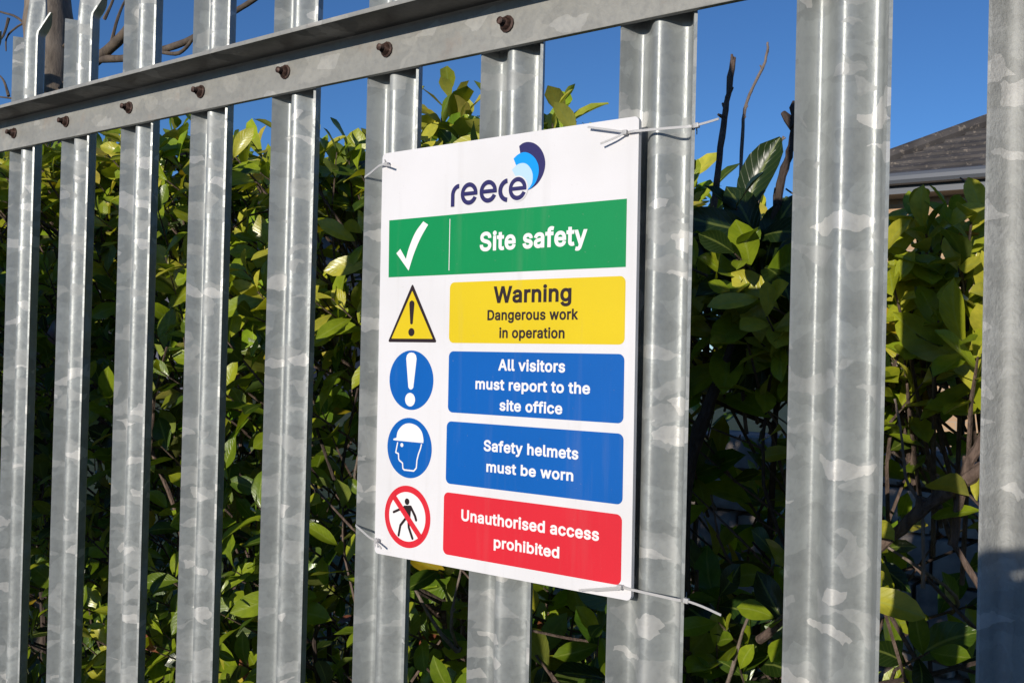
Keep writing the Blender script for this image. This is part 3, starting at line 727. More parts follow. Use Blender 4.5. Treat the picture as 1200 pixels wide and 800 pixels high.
def shrub(cx_, half, seed, nshoot, label, front=.42, back=1.25, thin=0, nbranch=9, extra=None, tall=None):
    rr = random.Random(seed)
    root = tag(empty('laurel_shrub', (cx_, .8, 0)), label, 'shrub', 'laurel shrubs of the hedge behind the fence')
    leaves = []; stems = []
    for i in range(int(nshoot * (1.32 if cx_ < 0 else 1.12))):
        x = cx_ + rr.uniform(-half, half); tp = (tall or top_at(x)) + HZ
        kind = rr.random()
        if kind < (.42 if cx_ < 0 else .50):                                   # front face
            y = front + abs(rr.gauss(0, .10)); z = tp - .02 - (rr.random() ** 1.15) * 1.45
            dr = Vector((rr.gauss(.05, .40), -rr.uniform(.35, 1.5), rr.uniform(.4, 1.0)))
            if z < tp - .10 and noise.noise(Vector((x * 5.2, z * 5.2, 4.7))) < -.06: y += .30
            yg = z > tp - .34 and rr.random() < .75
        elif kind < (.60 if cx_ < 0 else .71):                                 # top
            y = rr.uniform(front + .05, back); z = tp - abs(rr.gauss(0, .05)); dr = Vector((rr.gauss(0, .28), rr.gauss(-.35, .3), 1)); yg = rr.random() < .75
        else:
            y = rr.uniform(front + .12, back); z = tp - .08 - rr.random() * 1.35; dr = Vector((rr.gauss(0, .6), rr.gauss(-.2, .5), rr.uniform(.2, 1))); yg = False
        if thin and z < tp - .16 and rr.random() < thin: continue
        tip = Vector((x, y, z)); n = rr.choice((6, 7, 8, 9)); ln = n * rr.uniform(.013, .019)
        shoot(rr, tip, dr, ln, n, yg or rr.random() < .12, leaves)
        d_ = dr.normalized(); stems.append((tip, tip - d_ * ln - Vector((0, 0, 0)), tip - d_ * (ln + rr.uniform(.05, .12)) + Vector((0, .03, -.03))))
    for e in (extra or []):
        tip = Vector((e[0], e[1], e[2] + HZ)); dr = Vector(e[3]); shoot(rr, tip, dr, e[4], e[5], e[6], leaves, e[7] if len(e) > 7 else 1)
        d_ = dr.normalized(); stems.append((tip, tip - d_ * e[4], tip - d_ * (e[4] + .15) + Vector((0, .04, -.1))))
    # the leaves that show largest are objects of their own
    sc_ = []
    for i, (mt, sh, ti) in enumerate(leaves):
        p = mt @ Vector((0, .035, 0)); q = project(p)
        if q and in_gap(q[0], q[1]):
            sc_.append((p.y + .0 * rr.random(), i))
    sc_.sort(); single = {i for _, i in sc_[:300]}
    inv = Matrix.Translation((-cx_, -.8, 0))
    for i in single:
        mt, sh, ti = leaves[i]
        o = link('leaf', leafmesh(sh, ti), root); o.matrix_local = inv @ mt
    rest = [(LO[sh], inv @ mt, tuple(c * rr.uniform(.8, 1.2) for c in TINTS[ti])) for i, (mt, sh, ti) in enumerate(leaves) if i not in single]
    if rest: tag(link('foliage', make_leaf_mesh(rest, 'foliage'), root), kind='stuff')
    bm = bmesh.new()
    for a, b, c in stems:
        tube(bm, [a, b, c], [.0012, .0024, .003], 4, False)
    bmesh.ops.transform(bm, matrix=inv, verts=bm.verts)
    tag(finish(bm, 'twigs', M['stem'], root), kind='stuff')
    for i in range(nbranch):
        bm = bmesh.new(); x0 = cx_ + rr.gauss(0, .08); y0 = .85 + rr.gauss(0, .08)
        x1 = cx_ + rr.uniform(-half, half) * 1.1; y1 = rr.uniform(front + .06, back - .2); z1 = (tall or top_at(x1)) + HZ - rr.uniform(.08, .7)
        pts = []
        for k in range(9):
            t = k / 8
            pts.append(Vector((x0 + (x1 - x0) * t ** .8 + rr.gauss(0, .014), y0 + (y1 - y0) * t ** .8 + rr.gauss(0, .014), .02 + (z1 - .02) * t)))
        rad0 = rr.uniform(.007, .014); tube(bm, smoothpts(pts, 3), [rad0 * (1 - .75 * k / 24) for k in range(25)], 7)
        # side twigs
        for q in range(4):
            k = rr.randrange(3, 8); p = pts[k]; d = Vector((rr.gauss(0, 1), rr.gauss(-.4, .7), rr.uniform(.2, 1))).normalized() * rr.uniform(.12, .32)
            tube(bm, smoothpts([p, p + d * .5 + Vector((rr.gauss(0, .012), 0, -.01)), p + d], 3), [rad0 * .35, rad0 * .3, rad0 * .3, rad0 * .25, rad0 * .22, rad0 * .2, rad0 * .15], 5)
        bmesh.ops.transform(bm, matrix=inv, verts=bm.verts)
        finish(bm, 'branch', M['stem'] if rr.random() < .6 else M['stem_dark'], root)
    return root
# tip position, direction, length, number of leaves, young, size
E_mid = [(-.585, .60, .455, (.05, -.1, 1), .10, 9, True, 1.05), (-.56, .62, .42, (.35, -.1, .8), .09, 7, True), (-.61, .60, .41, (-.4, -.1, .8), .09, 7, True), (-.33, .58, .40, (0, -.1, 1), .09, 8, True)]
E_r = [(.005, .50, .200, (.25, -.9, .55), .05, 5, False, 1.4), (.03, .50, .165, (.2, -.9, .5), .06, 5, False, 1.39), (-.05, .52, .17, (-.4, -.6, .6), .08, 7, True, .9), (.045, .5, .12, (.3, -.8, .5), .08, 6, False, 1.39), (-.05, .5, .09, (-.5, -.6, .6), .1, 7, True, 1.0), (-.07, .48, .12, (-.6, -.7, .5), .08, 7, True, 1.0)]
E_rr = [(.19, .42, -.17, (-.2, -.5, .8), .03, 4, True, .95), (.165, .44, -.20, (-.6, -.4, .7), .03, 3, True, 1.0), (.20, .42, -.24, (.5, -.5, .8), .04, 4, True, 1.0), (.225, .52, .180, (0, -.6, 1), .08, 8, True, .8), (.16, .50, .165, (-.1, -.8, .8), .08, 8, True, .8), (.30, .52, .170, (.1, -.8, .8), .08, 8, True, .8), (.25, .47, .155, (.0, -1, .7), .07, 8, True, .8), (.20, .46, .14, (-.1, -1, .7), .07, 8, True, .8), (.29, .46, .11, (.1, -1, .6), .07, 8, True, .8), (.17, .45, .06, (-.1, -1, .6), .07, 8, True, .8), (.19, .5, .17, (-.3, -.3, 1), .08, 8, True, .8), (.27, .5, .175, (.3, -.3, 1), .08, 9, True, .8), (.25, .48, .15, (.1, -.5, 1), .08, 8, True, .8), (.30, .47, .16, (.2, -.5, 1), .08, 8, True, .8), (.22, .46, .09, (-.1, -.6, 1), .08, 8, True, .8), (.27, .46, .05, (.2, -.6, 1), .08, 8, False, .9), (.31, .44, -.14, (-.5, -.4, .6), .05, 5, True, .9), (.32, .42, .01, (.2, -.5, .8), .06, 5, True, 1.0)]
HEDGE = [
    (-4.05, .34, 210, 'dark laurel bush at the far left end of the hedge beside the tree trunk', 0),
    (-3.40, .34, 230, 'laurel bush between the leftmost two pales, mostly in shade', 0),
    (-2.78, .34, 240, 'laurel bush seen past the second pale from the left', 0),
    (-2.18, .33, 250, 'laurel bush seen between the second and third pales', 0),
    (-1.62, .32, 260, 'laurel bush seen between the third and fourth pales from the left', 0),
    (-1.10, .30, 270, 'laurel bush seen between the fourth and fifth pales, rising to the sky gap', 0),
    (-.62, .27, 280, 'laurel bush left of the sign with a tall leafy shoot above the board', .05),
    (-.18, .25, 260, 'laurel bush behind the sign with bare inner twigs below it', .1),
    (.24, .24, 215, 'thin laurel bush right of the widest pale with twiggy gaps low down', .35),
    (.68, .25, 120, 'laurel bush beyond the right edge of the photograph', .3),
]
for i, (x, h, n, lab, thin) in enumerate(HEDGE):
    ex = {6: E_mid, 7: E_r, 8: E_rr}.get(i)
    HEDGE_ROOT = shrub(x, h, 100 + i, n, lab, thin=thin, extra=ex, nbranch=14 if i in (6, 7) else 8, back=1.25 if i < 8 else .95)
    if i == 7: R7 = HEDGE_ROOT
    if i == 8: R8 = HEDGE_ROOT
tl = shrub(-3.95, .33, 300, 260, 'tall dark laurel standing left of the bare tree, out past the left pale', front=.35, back=1.1, tall=1.40); tl['group'] = 'tall laurels'

def stem(root, pts, r0, r1, mat, cut=False, knots=0, seed=0):
    rr = random.Random(seed); P = smoothpts([(x, y, z + HZ) for x, y, z in pts], 5); n = len(P); bm = bmesh.new()
    P = [p + Vector((rr.gauss(0, r0 * .12), rr.gauss(0, r0 * .12), 0)) for p in P]
    rad = [(r0 + (r1 - r0) * k / (n - 1)) * (1 + .14 * rr.uniform(-1, 1)) for k in range(n)]
    tube(bm, P, rad, 9)
    for k in range(knots):
        q = P[rr.randrange(1, n - 1)]; d = Vector((rr.uniform(-1, 1), rr.uniform(-.5, .5), rr.uniform(.2, 1))).normalized() * r0 * 2.2
        tube(bm, [q, q + d * .6, q + d], [r0 * .6, r0 * .5, r0 * .3], 6)
    loc = root.location
    bmesh.ops.translate(bm, verts=bm.verts, vec=(-loc.x, -loc.y, -loc.z))
    return finish(bm, 'branch', mat, root)
stem(R7, [(-.09, .62, -.1), (-.082, .6, .148), (-.074, .6, .235), (-.065, .6, .32), (-.057, .6, .381), (-.050, .6, .432)], .0052, .0042, M['stem'], knots=6, seed=1)
stem(R7, [(-.045, .62, .20), (-.042, .62, .322), (-.037, .62, .37), (-.010, .62, .425), (-.007, .62, .452)], .0028, .0016, M['twig'], knots=7, seed=2)
stem(R7, [(-.03, .62, .15), (-.014, .62, .233), (.004, .62, .28), (.02, .62, .315)], .0028, .0014, M['twig'], knots=5, seed=3)
stem(R7, [(-.08, .54, -.5), (-.073, .52, -.213), (-.056, .52, -.117), (-.015, .52, -.011), (.02, .52, .081), (.047, .52, .17), (.060, .52, .241), (.070, .52, .279), (.072, .52, .335)], .012, .0035, M['stem_dark'], knots=5, seed=4)
stem(R8, [(.42, .47, .0), (.324, .45, -.107), (.267, .45, -.155), (.213, .45, -.21), (.144, .45, -.271), (.05, .5, -.36)], .0085, .0055, M['stem'], knots=4, seed=5)
stem(R8, [(.262, .45, -.25), (.259, .45, -.166), (.241, .45, -.129), (.235, .45, -.081), (.227, .45, -.04)], .0022, .0013, M['twig'], knots=4, seed=6)
stem(R8, [(.36, .45, .02), (.327, .45, -.065), (.302, .45, -.123), (.29, .46, -.2)], .0065, .005, M['stem'], knots=3, seed=7)
stem(R8, [(.26, .5, -.15), (.293, .46, -.201), (.329, .45, -.251), (.37, .45, -.3)], .0035, .003, M['stem'], seed=8)
stem(R8, [(.20, .7, .0), (.212, .7, .048), (.232, .7, .10), (.262, .7, .17)], .005, .003, M['stem'], seed=9)
for k in range(16):
    rr = random.Random(500 + k); x = rr.uniform(.0, .40); z = rr.uniform(-.45, .05); a = rr.uniform(-.3, .3)
    stem(R8, [(x, .6 + rr.random() * .3, z), (x + rr.uniform(-.12, .12), .6, z + .09), (x + rr.uniform(-.2, .2), .55, z + .2)], .0026 * rr.uniform(.5, 1.3), .0011, M['stem'] if k % 2 else M['twig'], knots=2, seed=20 + k)
for k in range(14):
    rr = random.Random(600 + k); x = rr.uniform(-.75, -.1); z = rr.uniform(-.75, -.35)
    stem(R7, [(x, .62 + rr.random() * .2, z), (x + rr.uniform(-.12, .12), .55, z + .13), (x + rr.uniform(-.2, .2), .5, z + .28)], .005 * rr.uniform(.5, 1.3), .0018, M['stem'] if k % 2 else M['twig'], knots=2, seed=50 + k)

# ------------------------------------------------------------------ bare tree
def tree():
    t = tag(empty('bare_tree', (-4.05, 1.7, 0)), 'bare leafless tree with a thick smooth trunk at the far left behind the fence', 'tree')
    inv = Vector((4.05, -1.7, 0))
    def part(name, pts, rad, mat, n=5, sides=12):
        P = smoothpts([(x, y, z + HZ) for x, y, z in pts], n); m = len(P)
        rr = [rad[0] + (rad[1] - rad[0]) * k / (m - 1) for k in range(m)]; rr = [r * (1 + .05 * sin(k * 1.9)) for k, r in enumerate(rr)]
        bm = bmesh.new(); tube(bm, P, rr, sides); bmesh.ops.translate(bm, verts=bm.verts, vec=inv); return finish(bm, name, mat, t)
    part('trunk', [(-4.0, 1.7, -1.45), (-4.01, 1.7, -.8), (-4.05, 1.7, .4), (-4.06, 1.7, 1.17), (-4.07, 1.7, 1.5), (-4.12, 1.7, 2.0), (-4.18, 1.72, 3.0), (-4.1, 1.75, 4.2)], (.155, .075), M['bark'], 6, 20)
    part('limb', [(-4.03, 1.7, 1.08), (-3.86, 1.7, 1.19), (-3.649, 1.7, 1.262), (-3.441, 1.7, 1.336), (-3.30, 1.7, 1.44), (-3.2, 1.7, 1.6), (-3.1, 1.7, 1.9)], (.032, .012), M['limb'])
    part('limb', [(-3.80, 1.70, 1.21), (-3.65, 1.7, 1.262), (-3.4, 1.7, 1.235), (-3.136, 1.7, 1.228), (-2.93, 1.7, 1.240), (-2.726, 1.7, 1.288), (-2.58, 1.7, 1.315), (-2.4, 1.7, 1.36)], (.019, .009), M['limb'])
    part('limb', [(-3.16, 1.7, 1.225), (-3.0, 1.69, 1.19), (-2.9, 1.69, 1.24), (-2.87, 1.69, 1.27)], (.009, .006), M['limb'])
    tw = [[(-4.124, 1.424), (-4.36, 1.582), (-4.553, 1.652), (-4.738, 1.726)], [(-4.1, 1.10), (-4.3, 1.17), (-4.458, 1.205), (-4.75, 1.26)], [(-4.12, 1.465), (-4.29, 1.56), (-4.50, 1.53), (-4.516, 1.45)],
          [(-4.1, 1.7), (-4.3, 1.80), (-4.6, 1.80), (-4.9, 1.88)], [(-3.5, 1.31), (-3.45, 1.42), (-3.37, 1.50), (-3.2, 1.56)], [(-4.4, 1.2), (-4.45, 1.28), (-4.52, 1.33)], [(-4.45, 1.60), (-4.5, 1.52), (-4.6, 1.48)],
          [(-3.95, 1.38), (-3.86, 1.42), (-3.78, 1.43)], [(-3.62, 1.45), (-3.55, 1.53), (-3.5, 1.64)]]
    for k, l in enumerate(tw): part('twig', [(x, 1.7 + .02 * sin(k), z) for x, z in l], (.008, .003), M['limb'], 4, 6)
    rr = random.Random(4)
    for k in range(14):
        a = rr.uniform(0, 6.28); z = rr.uniform(2.2, 4.1); p = Vector((-4.13, 1.72, z)); pts = [tuple(p)]
        d = Vector((cos(a), sin(a), .7)).normalized()
        for j in range(4): p = p + d * .38; d = (d + Vector((rr.gauss(0, .25), rr.gauss(0, .25), .1))).normalized(); pts.append(tuple(p))
        part('limb', pts, (.03, .006), M['limb'], 3, 7)
tree()

# ------------------------------------------------------------------ buildings behind
def tilemat():
    m, nt, b = newmat('roof_tile'); L = nt.links.new
    tc = N(nt, 'ShaderNodeTexCoord'); n1 = N(nt, 'ShaderNodeTexNoise', Scale=4, Detail=6); L(tc.outputs['Object'], n1.inputs[0])
    r = ramp(nt, [(.3, (.040, .036, .036)), (.7, (.085, .076, .072))]); L(n1.outputs[0], r.inputs[0])
    n2 = N(nt, 'ShaderNodeTexNoise', Scale=14, Detail=5, Roughness=.7); L(tc.outputs['Object'], n2.inputs[0])
    li = ramp(nt, [(.56, (0, 0, 0)), (.62, (1, 1, 1))]); L(n2.outputs[0], li.inputs[0])
    mx = mix(nt); f = N(nt, 'ShaderNodeMath', operation='MULTIPLY'); f.inputs[1].default_value = .5; L(li.outputs[0], f.inputs[0]); L(f.outputs[0], mx.inputs[0]); L(r.outputs[0], mx.inputs[6]); mx.inputs[7].default_value = (.30, .25, .20, 1); L(mx.outputs[2], b.inputs['Base Color'])
    b.inputs['Roughness'].default_value = .9
    return m
M['tile'] = tilemat()
def brickmat(name, a, b_, mortar):
    m, nt, b = newmat(name); L = nt.links.new
    tc = N(nt, 'ShaderNodeTexCoord'); mp = N(nt, 'ShaderNodeMapping'); mp.inputs['Rotation'].default_value = (R(90), 0, 0); L(tc.outputs['Object'], mp.inputs[0])
    br = N(nt, 'ShaderNodeTexBrick'); br.inputs['Scale'].default_value = 1; br.inputs['Brick Width'].default_value = .225; br.inputs['Row Height'].default_value = .075; br.inputs['Mortar Size'].default_value = .005
    br.inputs['Color1'].default_value = (*a, 1); br.inputs['Color2'].default_value = (*b_, 1); br.inputs['Mortar'].default_value = (*mortar, 1); L(mp.outputs[0], br.inputs[0]); L(br.outputs[0], b.inputs['Base Color']); b.inputs['Roughness'].default_value = .9
    return m
M['brick'] = brickmat('buff_brick', (.50, .33, .19), (.42, .27, .16), (.38, .30, .22))
M['fascia'] = flat('grey_fascia', (.11, .12, .14), .4)
M['soffit'] = flat('soffit', (.10, .10, .11), .6)
M['cladding'] = flat('grey_cladding', (.10, .10, .125), .6)
M['glass'] = flat('window_glass', (.02, .025, .03), .08, .6)

def house():
    X0, Y0, EZ = -2.85, 9.0, 1.735 + HZ
    W, D, pitch = 9.0, 7.0, .56
    h = tag(empty('bungalow', (X0, Y0, 0)), 'buff brick building with a lichen-speckled dark tiled hip roof beyond the hedge', 'building')
    bm = bmesh.new()
    box(bm, .35, W - .35, .35, .45, 0, EZ - .12); box(bm, .35, .45, .45, D - .35, 0, EZ - .12); box(bm, W - .45, W - .35, .45, D - .35, 0, EZ - .12); box(bm, .45, W - .45, D - .45, D - .35, 0, EZ - .12)
    finish(bm, 'wall', M['brick'], h, smooth=False)
    # roof: courses of tiles as steps, each course a part
    ov = D / 2; n = 22; roof = bmesh.new(); rise = ov * pitch
    def rect(t): return (t * ov, W - t * ov, t * ov, D - t * ov, EZ + t * rise)
    for i in range(n):
        a = rect(i / n); b2_ = rect((i + 1.02) / n)
        lo = [(a[0], a[2], a[4] + .035), (a[1], a[2], a[4] + .035), (a[1], a[3], a[4] + .035), (a[0], a[3], a[4] + .035)]
        hi = [(b2_[0], b2_[2], b2_[4] + .008), (b2_[1], b2_[2], b2_[4] + .008), (b2_[1], b2_[3], b2_[4] + .008), (b2_[0], b2_[3], b2_[4] + .008)]
        bs = [(a[0], a[2], a[4]), (a[1], a[2], a[4]), (a[1], a[3], a[4]), (a[0], a[3], a[4])]
        lo = [roof.verts.new(p) for p in lo]; hi = [roof.verts.new(p) for p in hi]; bs = [roof.verts.new(p) for p in bs]
        for k in range(4):
            roof.faces.new((lo[k], lo[(k + 1) % 4], hi[(k + 1) % 4], hi[k])); roof.faces.new((bs[k], bs[(k + 1) % 4], lo[(k + 1) % 4], lo[k]))
    ro = finish(roof, 'roof', M['tile'], h, smooth=False)
    bm = bmesh.new()
    for sx, ex, sy, ey in ((0, 1, 0, 1), (W, -1, 0, 1), (0, 1, D, -1), (W, -1, D, -1)):
        tube(bm, [(sx, sy, EZ + .05), (sx + ex * ov, sy + ey * ov, EZ + rise + .05)], .07, 8)
    tube(bm, [(ov, D / 2, EZ + rise + .05), (W - ov, D / 2, EZ + rise + .05)], .08, 8)
    finish(bm, 'ridge_cap', M['tile'], ro)
    bm = bmesh.new()
    box(bm, -.0, W, -.02, .02, EZ - .16, EZ - .002); box(bm, -.02, .02, .021, D, EZ - .16, EZ - .002)
    finish(bm, 'fascia', M['fascia'], h, smooth=False)
    bm = bmesh.new(); tube(bm, [(-.1, -.09, EZ - .03), (W + .1, -.09, EZ - .03)], .06, 10); finish(bm, 'gutter', M['fascia'], h)
    bm = bmesh.new(); box(bm, .021, W, .021, .349, EZ - .16, EZ - .14); finish(bm, 'soffit', M['soffit'], h, smooth=False)
    for x in (3.2, 5.6):
        bm = bmesh.new(); x1 = x + 1.5; z0, z1 = EZ - 1.35, EZ - .2
        box(bm, x, x1, .31, .349, z0, z0 + .06); box(bm, x, x1, .31, .349, z1 - .06, z1); box(bm, x, x + .06, .31, .349, z0 + .06, z1 - .06); box(bm, x1 - .06, x1, .31, .349, z0 + .06, z1 - .06); box(bm, x + .72, x + .78, .31, .349, z0 + .06, z1 - .06)
        wf = finish(bm, 'window', M['white'], h, smooth=False)
        for a, b_ in ((x + .06, x + .72), (x + .78, x1 - .06)):
            bm = bmesh.new(); box(bm, a, b_, .335, .346, z0 + .06, z1 - .06); finish(bm, 'pane', M['glass'], wf, smooth=False)
house()
def shed():
    h = tag(empty('grey_shed', (-24.5, 14, 0)), 'low grey clad building far left behind the tree trunk', 'building')
    bm = bmesh.new(); box(bm, -12, 5, 0, 6, 0, 4.0 + HZ * 0 + .35)
    finish(bm, 'wall', M['cladding'], h, smooth=False)
    bm = bmesh.new()
    v = [bm.verts.new(p) for p in [(-12.3, -.3, 4.36), (5.3, -.3, 4.36), (5.3, 6.3, 4.36), (-12.3, 6.3, 4.36), (-12.3, 3, 6.4), (3.0, 3, 6.4)]]
    for f in ((0, 1, 5, 4), (3, 2, 5, 4)[::-1], (1, 2, 5), (0, 4, 3), (0, 3, 2, 1)): bm.faces.new([v[i] for i in f])
    finish(bm, 'roof', M['cladding'], h, smooth=False)
shed()
# low stone wall behind the thin part of the hedge
def stone_wall():
    w_ = tag(empty('low_stone_wall', (-.5, 3.4, 0)), 'low wall of pale weathered stones glimpsed through the twigs at right', 'wall')
    m, nt, b = newmat('stone'); L = nt.links.new
    tc = N(nt, 'ShaderNodeTexCoord'); oi = N(nt, 'ShaderNodeObjectInfo'); n1 = N(nt, 'ShaderNodeTexNoise', Scale=14, Detail=7); L(tc.outputs['Object'], n1.inputs[0])
    ad = N(nt, 'ShaderNodeMath', operation='MULTIPLY_ADD'); L(oi.outputs['Random'], ad.inputs[0]); ad.inputs[1].default_value = .35; L(n1.outputs[0], ad.inputs[2])
    r = ramp(nt, [(.35, (.13, .11, .10)), (.95, (.36, .30, .25))]); L(ad.outputs[0], r.inputs[0]); L(r.outputs[0], b.inputs['Base Color']); b.inputs['Roughness'].default_value = .9
    rr = random.Random(9); z = 0.0; XL = -.95
    for c in range(6):
        x = XL + rr.uniform(-.2, 0); hh = rr.uniform(.15, .21)
        while x < 1.4:
            wd = rr.uniform(.25, .5); bm = bmesh.new(); box(bm, 0, wd - .015, 0, .3, 0, hh - .015, .02)
            for v in bm.verts: v.co += Vector((rr.uniform(-1, 1), rr.uniform(-1, 1), rr.uniform(-1, 1))) * .008
            o = finish(bm, 'stone', m, w_); o.location = (x, rr.uniform(-.03, .03), z + .005); x += wd
        z += hh
stone_wall()

# dry grass on the ground behind the hedge
def grass():
    m, nt, b = newmat('dry_grass'); oi = N(nt, 'ShaderNodeTexCoord'); n1 = N(nt, 'ShaderNodeTexNoise', Scale=3); nt.links.new(oi.outputs['Object'], n1.inputs[0])
    r = ramp(nt, [(.35, (.07, .10, .02)), (.65, (.26, .22, .10))]); nt.links.new(n1.outputs[0], r.inputs[0]); nt.links.new(r.outputs[0], b.inputs['Base Color']); b.inputs['Roughness'].default_value = .7
    rr = random.Random(3); V, Fc = [], []
    for i in range(9000):
        x = rr.uniform(-3.2, 1.6); y = rr.uniform(.2, 3.3); h = rr.uniform(.06, .22); a = rr.uniform(0, 6.28); l = rr.uniform(-.08, .08); q = rr.uniform(-.08, .08)
        dx, dy = .0025 * cos(a), .0025 * sin(a); o = len(V)
        V += [(x - dx, y - dy, -.02), (x + dx, y + dy, -.02), (x + dx * .7 + l * .4, y + dy * .7 + q * .4, h * .6), (x - dx * .7 + l * .4, y - dy * .7 + q * .4, h * .6), (x + l, y + q, h)]
        Fc += [(o, o + 1, o + 2, o + 3), (o + 3, o + 2, o + 4)]
    me = bpy.data.meshes.new('grass'); me.from_pydata(V, [], Fc); o = link('grass', me, None, m); tag(o, 'dry grass at the foot of the hedge', 'grass', kind='stuff')
grass()

# ------------------------------------------------------------------ the photographer, whose phone and hand shade the last pale
def photographer():
    UZ = Vector((0, 0, 1))
    def ph(a, b_, c): return CAM + rt * a + UZ * b_ + fw * c
    V, E, Rr = [], [], []
    def add(p, r, par=None):
        V.append(tuple(p)); Rr.append(r)
        if par is not None: E.append((par, len(V) - 1))
        return len(V) - 1
    def chain(par, pts):
        for p, r in pts: par = add(Vector(p), r, par)
        return par
    pel = add((.82, -1.24, .96), (.155, .11))
    sp = chain(pel, [((.82, -1.23, 1.10), (.14, .10)), ((.815, -1.21, 1.25), (.155, .11)), ((.81, -1.20, 1.36), (.15, .10))])
    nk = chain(sp, [((.80, -1.185, 1.45), (.06, .06)), ((.795, -1.17, 1.51), (.052, .055)), ((.79, -1.15, 1.57), (.070, .085)), ((.785, -1.145, 1.64), (.078, .095)), ((.785, -1.15, 1.70), (.055, .07))])
    for s_ in (-1, 1):
        hip = chain(pel, [((.82 + s_ * .09, -1.24, .90), (.095, .10)), ((.82 + s_ * .11, -1.22, .70), (.078, .08)), ((.82 + s_ * .12, -1.21, .50), (.058, .06)), ((.82 + s_ * .125, -1.24, .32), (.055, .06)), ((.82 + s_ * .13, -1.26, .10), (.038, .04)), ((.82 + s_ * .135, -1.24, .05), (.045, .045)), ((.82 + s_ * .15, -1.10, .035), (.042, .03))])
    def hand(wrist, a_end, side):
        """palm beside the phone's end, four fingers on the far face, the thumb on the near face"""
        palm = ph(a_end + side * .012, -.030, -.034)
        pw = chain(wrist, [(palm, (.028, .022)), (ph(a_end + side * .010, .016, -.032), (.032, .018))])
        for k, (b_, ln) in enumerate(((.040, .040), (.020, .046), (.001, .042), (-.018, .034))):
            base = ph(a_end + side * .020, b_, -.004)
            chain(pw if k < 2 else pw - 1, [(base, (.0108, .0108)), (ph(a_end + side * .010, b_ + .002, .010), (.0104, .0104)), (ph(a_end - side * (ln - .024), b_ + .004, .010), (.008, .008)), (ph(a_end - side * (ln - .008), b_ + .004, .009), (.0068, .0068))])
        chain(pw - 1, [(ph(a_end + side * .008, -.040, -.030), (.011, .011)), (ph(a_end - side * .010, -.028, -.030), (.010, .010)), (ph(a_end - side * .026, -.016, -.024), (.0085, .0085))])
    lw_ = chain(sp, [((.70, -1.195, 1.40), (.07, .07)), ((.645, -1.17, 1.36), (.062, .062)), ((.62, -1.08, 1.25), (.052, .052)), ((.61, -1.0, 1.16), (.047, .047)), ((.56, -.90, 1.24), (.040, .040)), (ph(-.098, -.095, -.055), (.027, .024))])
    hand(lw_, -.062, -1)
    rw_ = chain(sp, [((.93, -1.20, 1.40), (.07, .07)), ((.985, -1.18, 1.36), (.062, .062)), ((.98, -1.06, 1.24), (.052, .052)), ((.93, -.96, 1.15), (.047, .047)), ((.82, -.84, 1.23), (.040, .040)), (ph(.138, -.095, -.055), (.027, .024))])
    hand(rw_, .100, 1)
    me = bpy.data.meshes.new('person'); me.from_pydata(V, E, []); o = bpy.data.objects.new('person', me); col.objects.link(o)
    o.modifiers.new('s', 'SKIN')
    if not me.skin_vertices: 
        bpy.context.view_layer.objects.active = o; o.select_set(True); bpy.ops.mesh.customdata_skin_add()
    for sv, r in zip(me.skin_vertices[0].data, Rr): sv.radius = r
    me.skin_vertices[0].data[0].use_root = True
    m2 = o.modifiers.new('u', 'SUBSURF'); m2.levels = 2; m2.render_levels = 2
    dg = bpy.context.evaluated_depsgraph_get(); dg.update(); fm = bpy.data.meshes.new_from_object(o.evaluated_get(dg))
    o.modifiers.clear(); o.data = fm; fm.name = 'person'
    for m_ in (flat('jacket_cloth', (.03, .035, .05), .85), flat('skin', (.55, .33, .24), .5), flat('trouser_cloth', (.05, .055, .07), .9), flat('shoe_leather', (.03, .025, .02), .5)): fm.materials.append(m_)
    lwp, rwp = ph(-.098, -.095, -.055), ph(.138, -.095, -.055)
    for p in fm.polygons:
        c = p.center; p.use_smooth = True
        if c.z > 1.475 or (c.y > -.86 and c.z > lwp.z - .01): p.material_index = 1
        elif c.z < .09: p.material_index = 3
        elif c.z < .98: p.material_index = 2
    tag(o, 'person in a dark jacket holding up a phone to photograph the sign', 'person')
    # hair and face
    hc = Vector((.785, -1.15, 1.655)); bm = bmesh.new(); bmesh.ops.create_uvsphere(bm, u_segments=24, v_segments=16, radius=.1)
    for v in bm.verts:
        v.co = Vector((v.co.x * .92, v.co.y * 1.12, v.co.z * .92)); v.co *= 1 + .05 * noise.noise(v.co * 30)
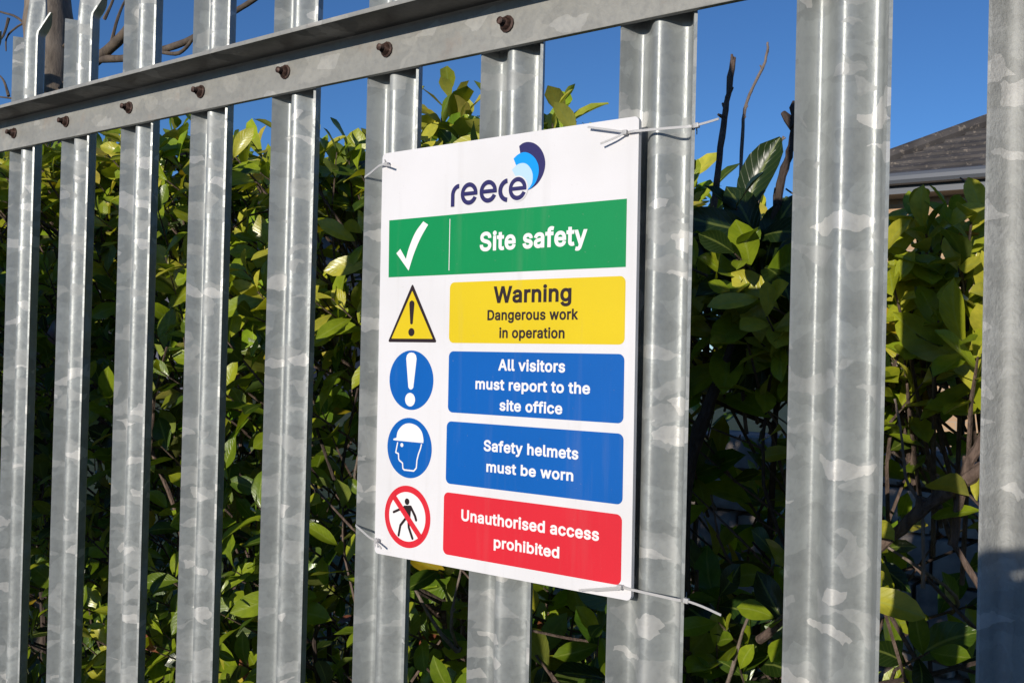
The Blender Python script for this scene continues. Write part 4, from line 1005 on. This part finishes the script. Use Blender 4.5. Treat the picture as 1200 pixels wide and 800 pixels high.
    for f in list(bm.faces):
        c = f.calc_center_median()
        if c.y > .02 and c.z < .035: bm.faces.remove(f)
        elif c.z < -.055: bm.faces.remove(f)
    bmesh.ops.translate(bm, verts=bm.verts, vec=hc); finish(bm, 'hair', flat('hair', (.03, .02, .014), .7), o)
    sk = fm.materials[1]
    bm = bmesh.new(); tube(bm, [hc + Vector((-.004, .098, -.02)), hc + Vector((-.006, .122, -.05)), hc + Vector((-.006, .105, -.062))], [.008, .014, .011], 8); finish(bm, 'nose', sk, o)
    for s_ in (-1, 1):
        bm = bmesh.new(); bmesh.ops.create_uvsphere(bm, u_segments=12, v_segments=8, radius=.012); bmesh.ops.translate(bm, verts=bm.verts, vec=hc + Vector((s_ * .032, .085, -.022))); finish(bm, 'eye', flat('eye_white', (.7, .7, .68), .2), o)
        bm = bmesh.new(); tube(bm, [hc + Vector((s_ * .088, .0, -.01)), hc + Vector((s_ * .096, -.006, -.03)), hc + Vector((s_ * .088, .0, -.06))], [.009, .013, .007], 8); finish(bm, 'ear', sk, o)
    bm = bmesh.new(); tube(bm, [hc + Vector((-.028, .088, -.085)), hc + Vector((0, .097, -.086)), hc + Vector((.028, .088, -.085))], [.003, .007, .003], 8); finish(bm, 'mouth', flat('lips', (.42, .17, .14), .5), o)
    # phone just behind the viewpoint
    t = tag(empty('smartphone', CAM + fw * -.012), 'black phone held sideways in both hands in front of the fence', 'phone')
    t.matrix_world = Matrix(((rt.x, fw.x, 0, t.location.x), (rt.y, fw.y, 0, t.location.y), (0, fw.z, 1, t.location.z), (0, 0, 0, 1)))
    bm = bmesh.new(); box(bm, -.062, .100, -.0085, 0, -.026, .040, .003); finish(bm, 'phone_body', flat('phone_shell', (.02, .02, .022), .3), t)
    bm = bmesh.new(); box(bm, -.057, .095, -.0092, -.0086, -.022, .036); finish(bm, 'screen', flat('screen_glass', (.015, .016, .02), .08), t, smooth=False)
    bm = bmesh.new(); box(bm, -.030, .018, .0001, .0015, -.012, .014, .0005); finish(bm, 'lens_bump', flat('lens_glass', (.01, .01, .012), .1), t)
photographer()
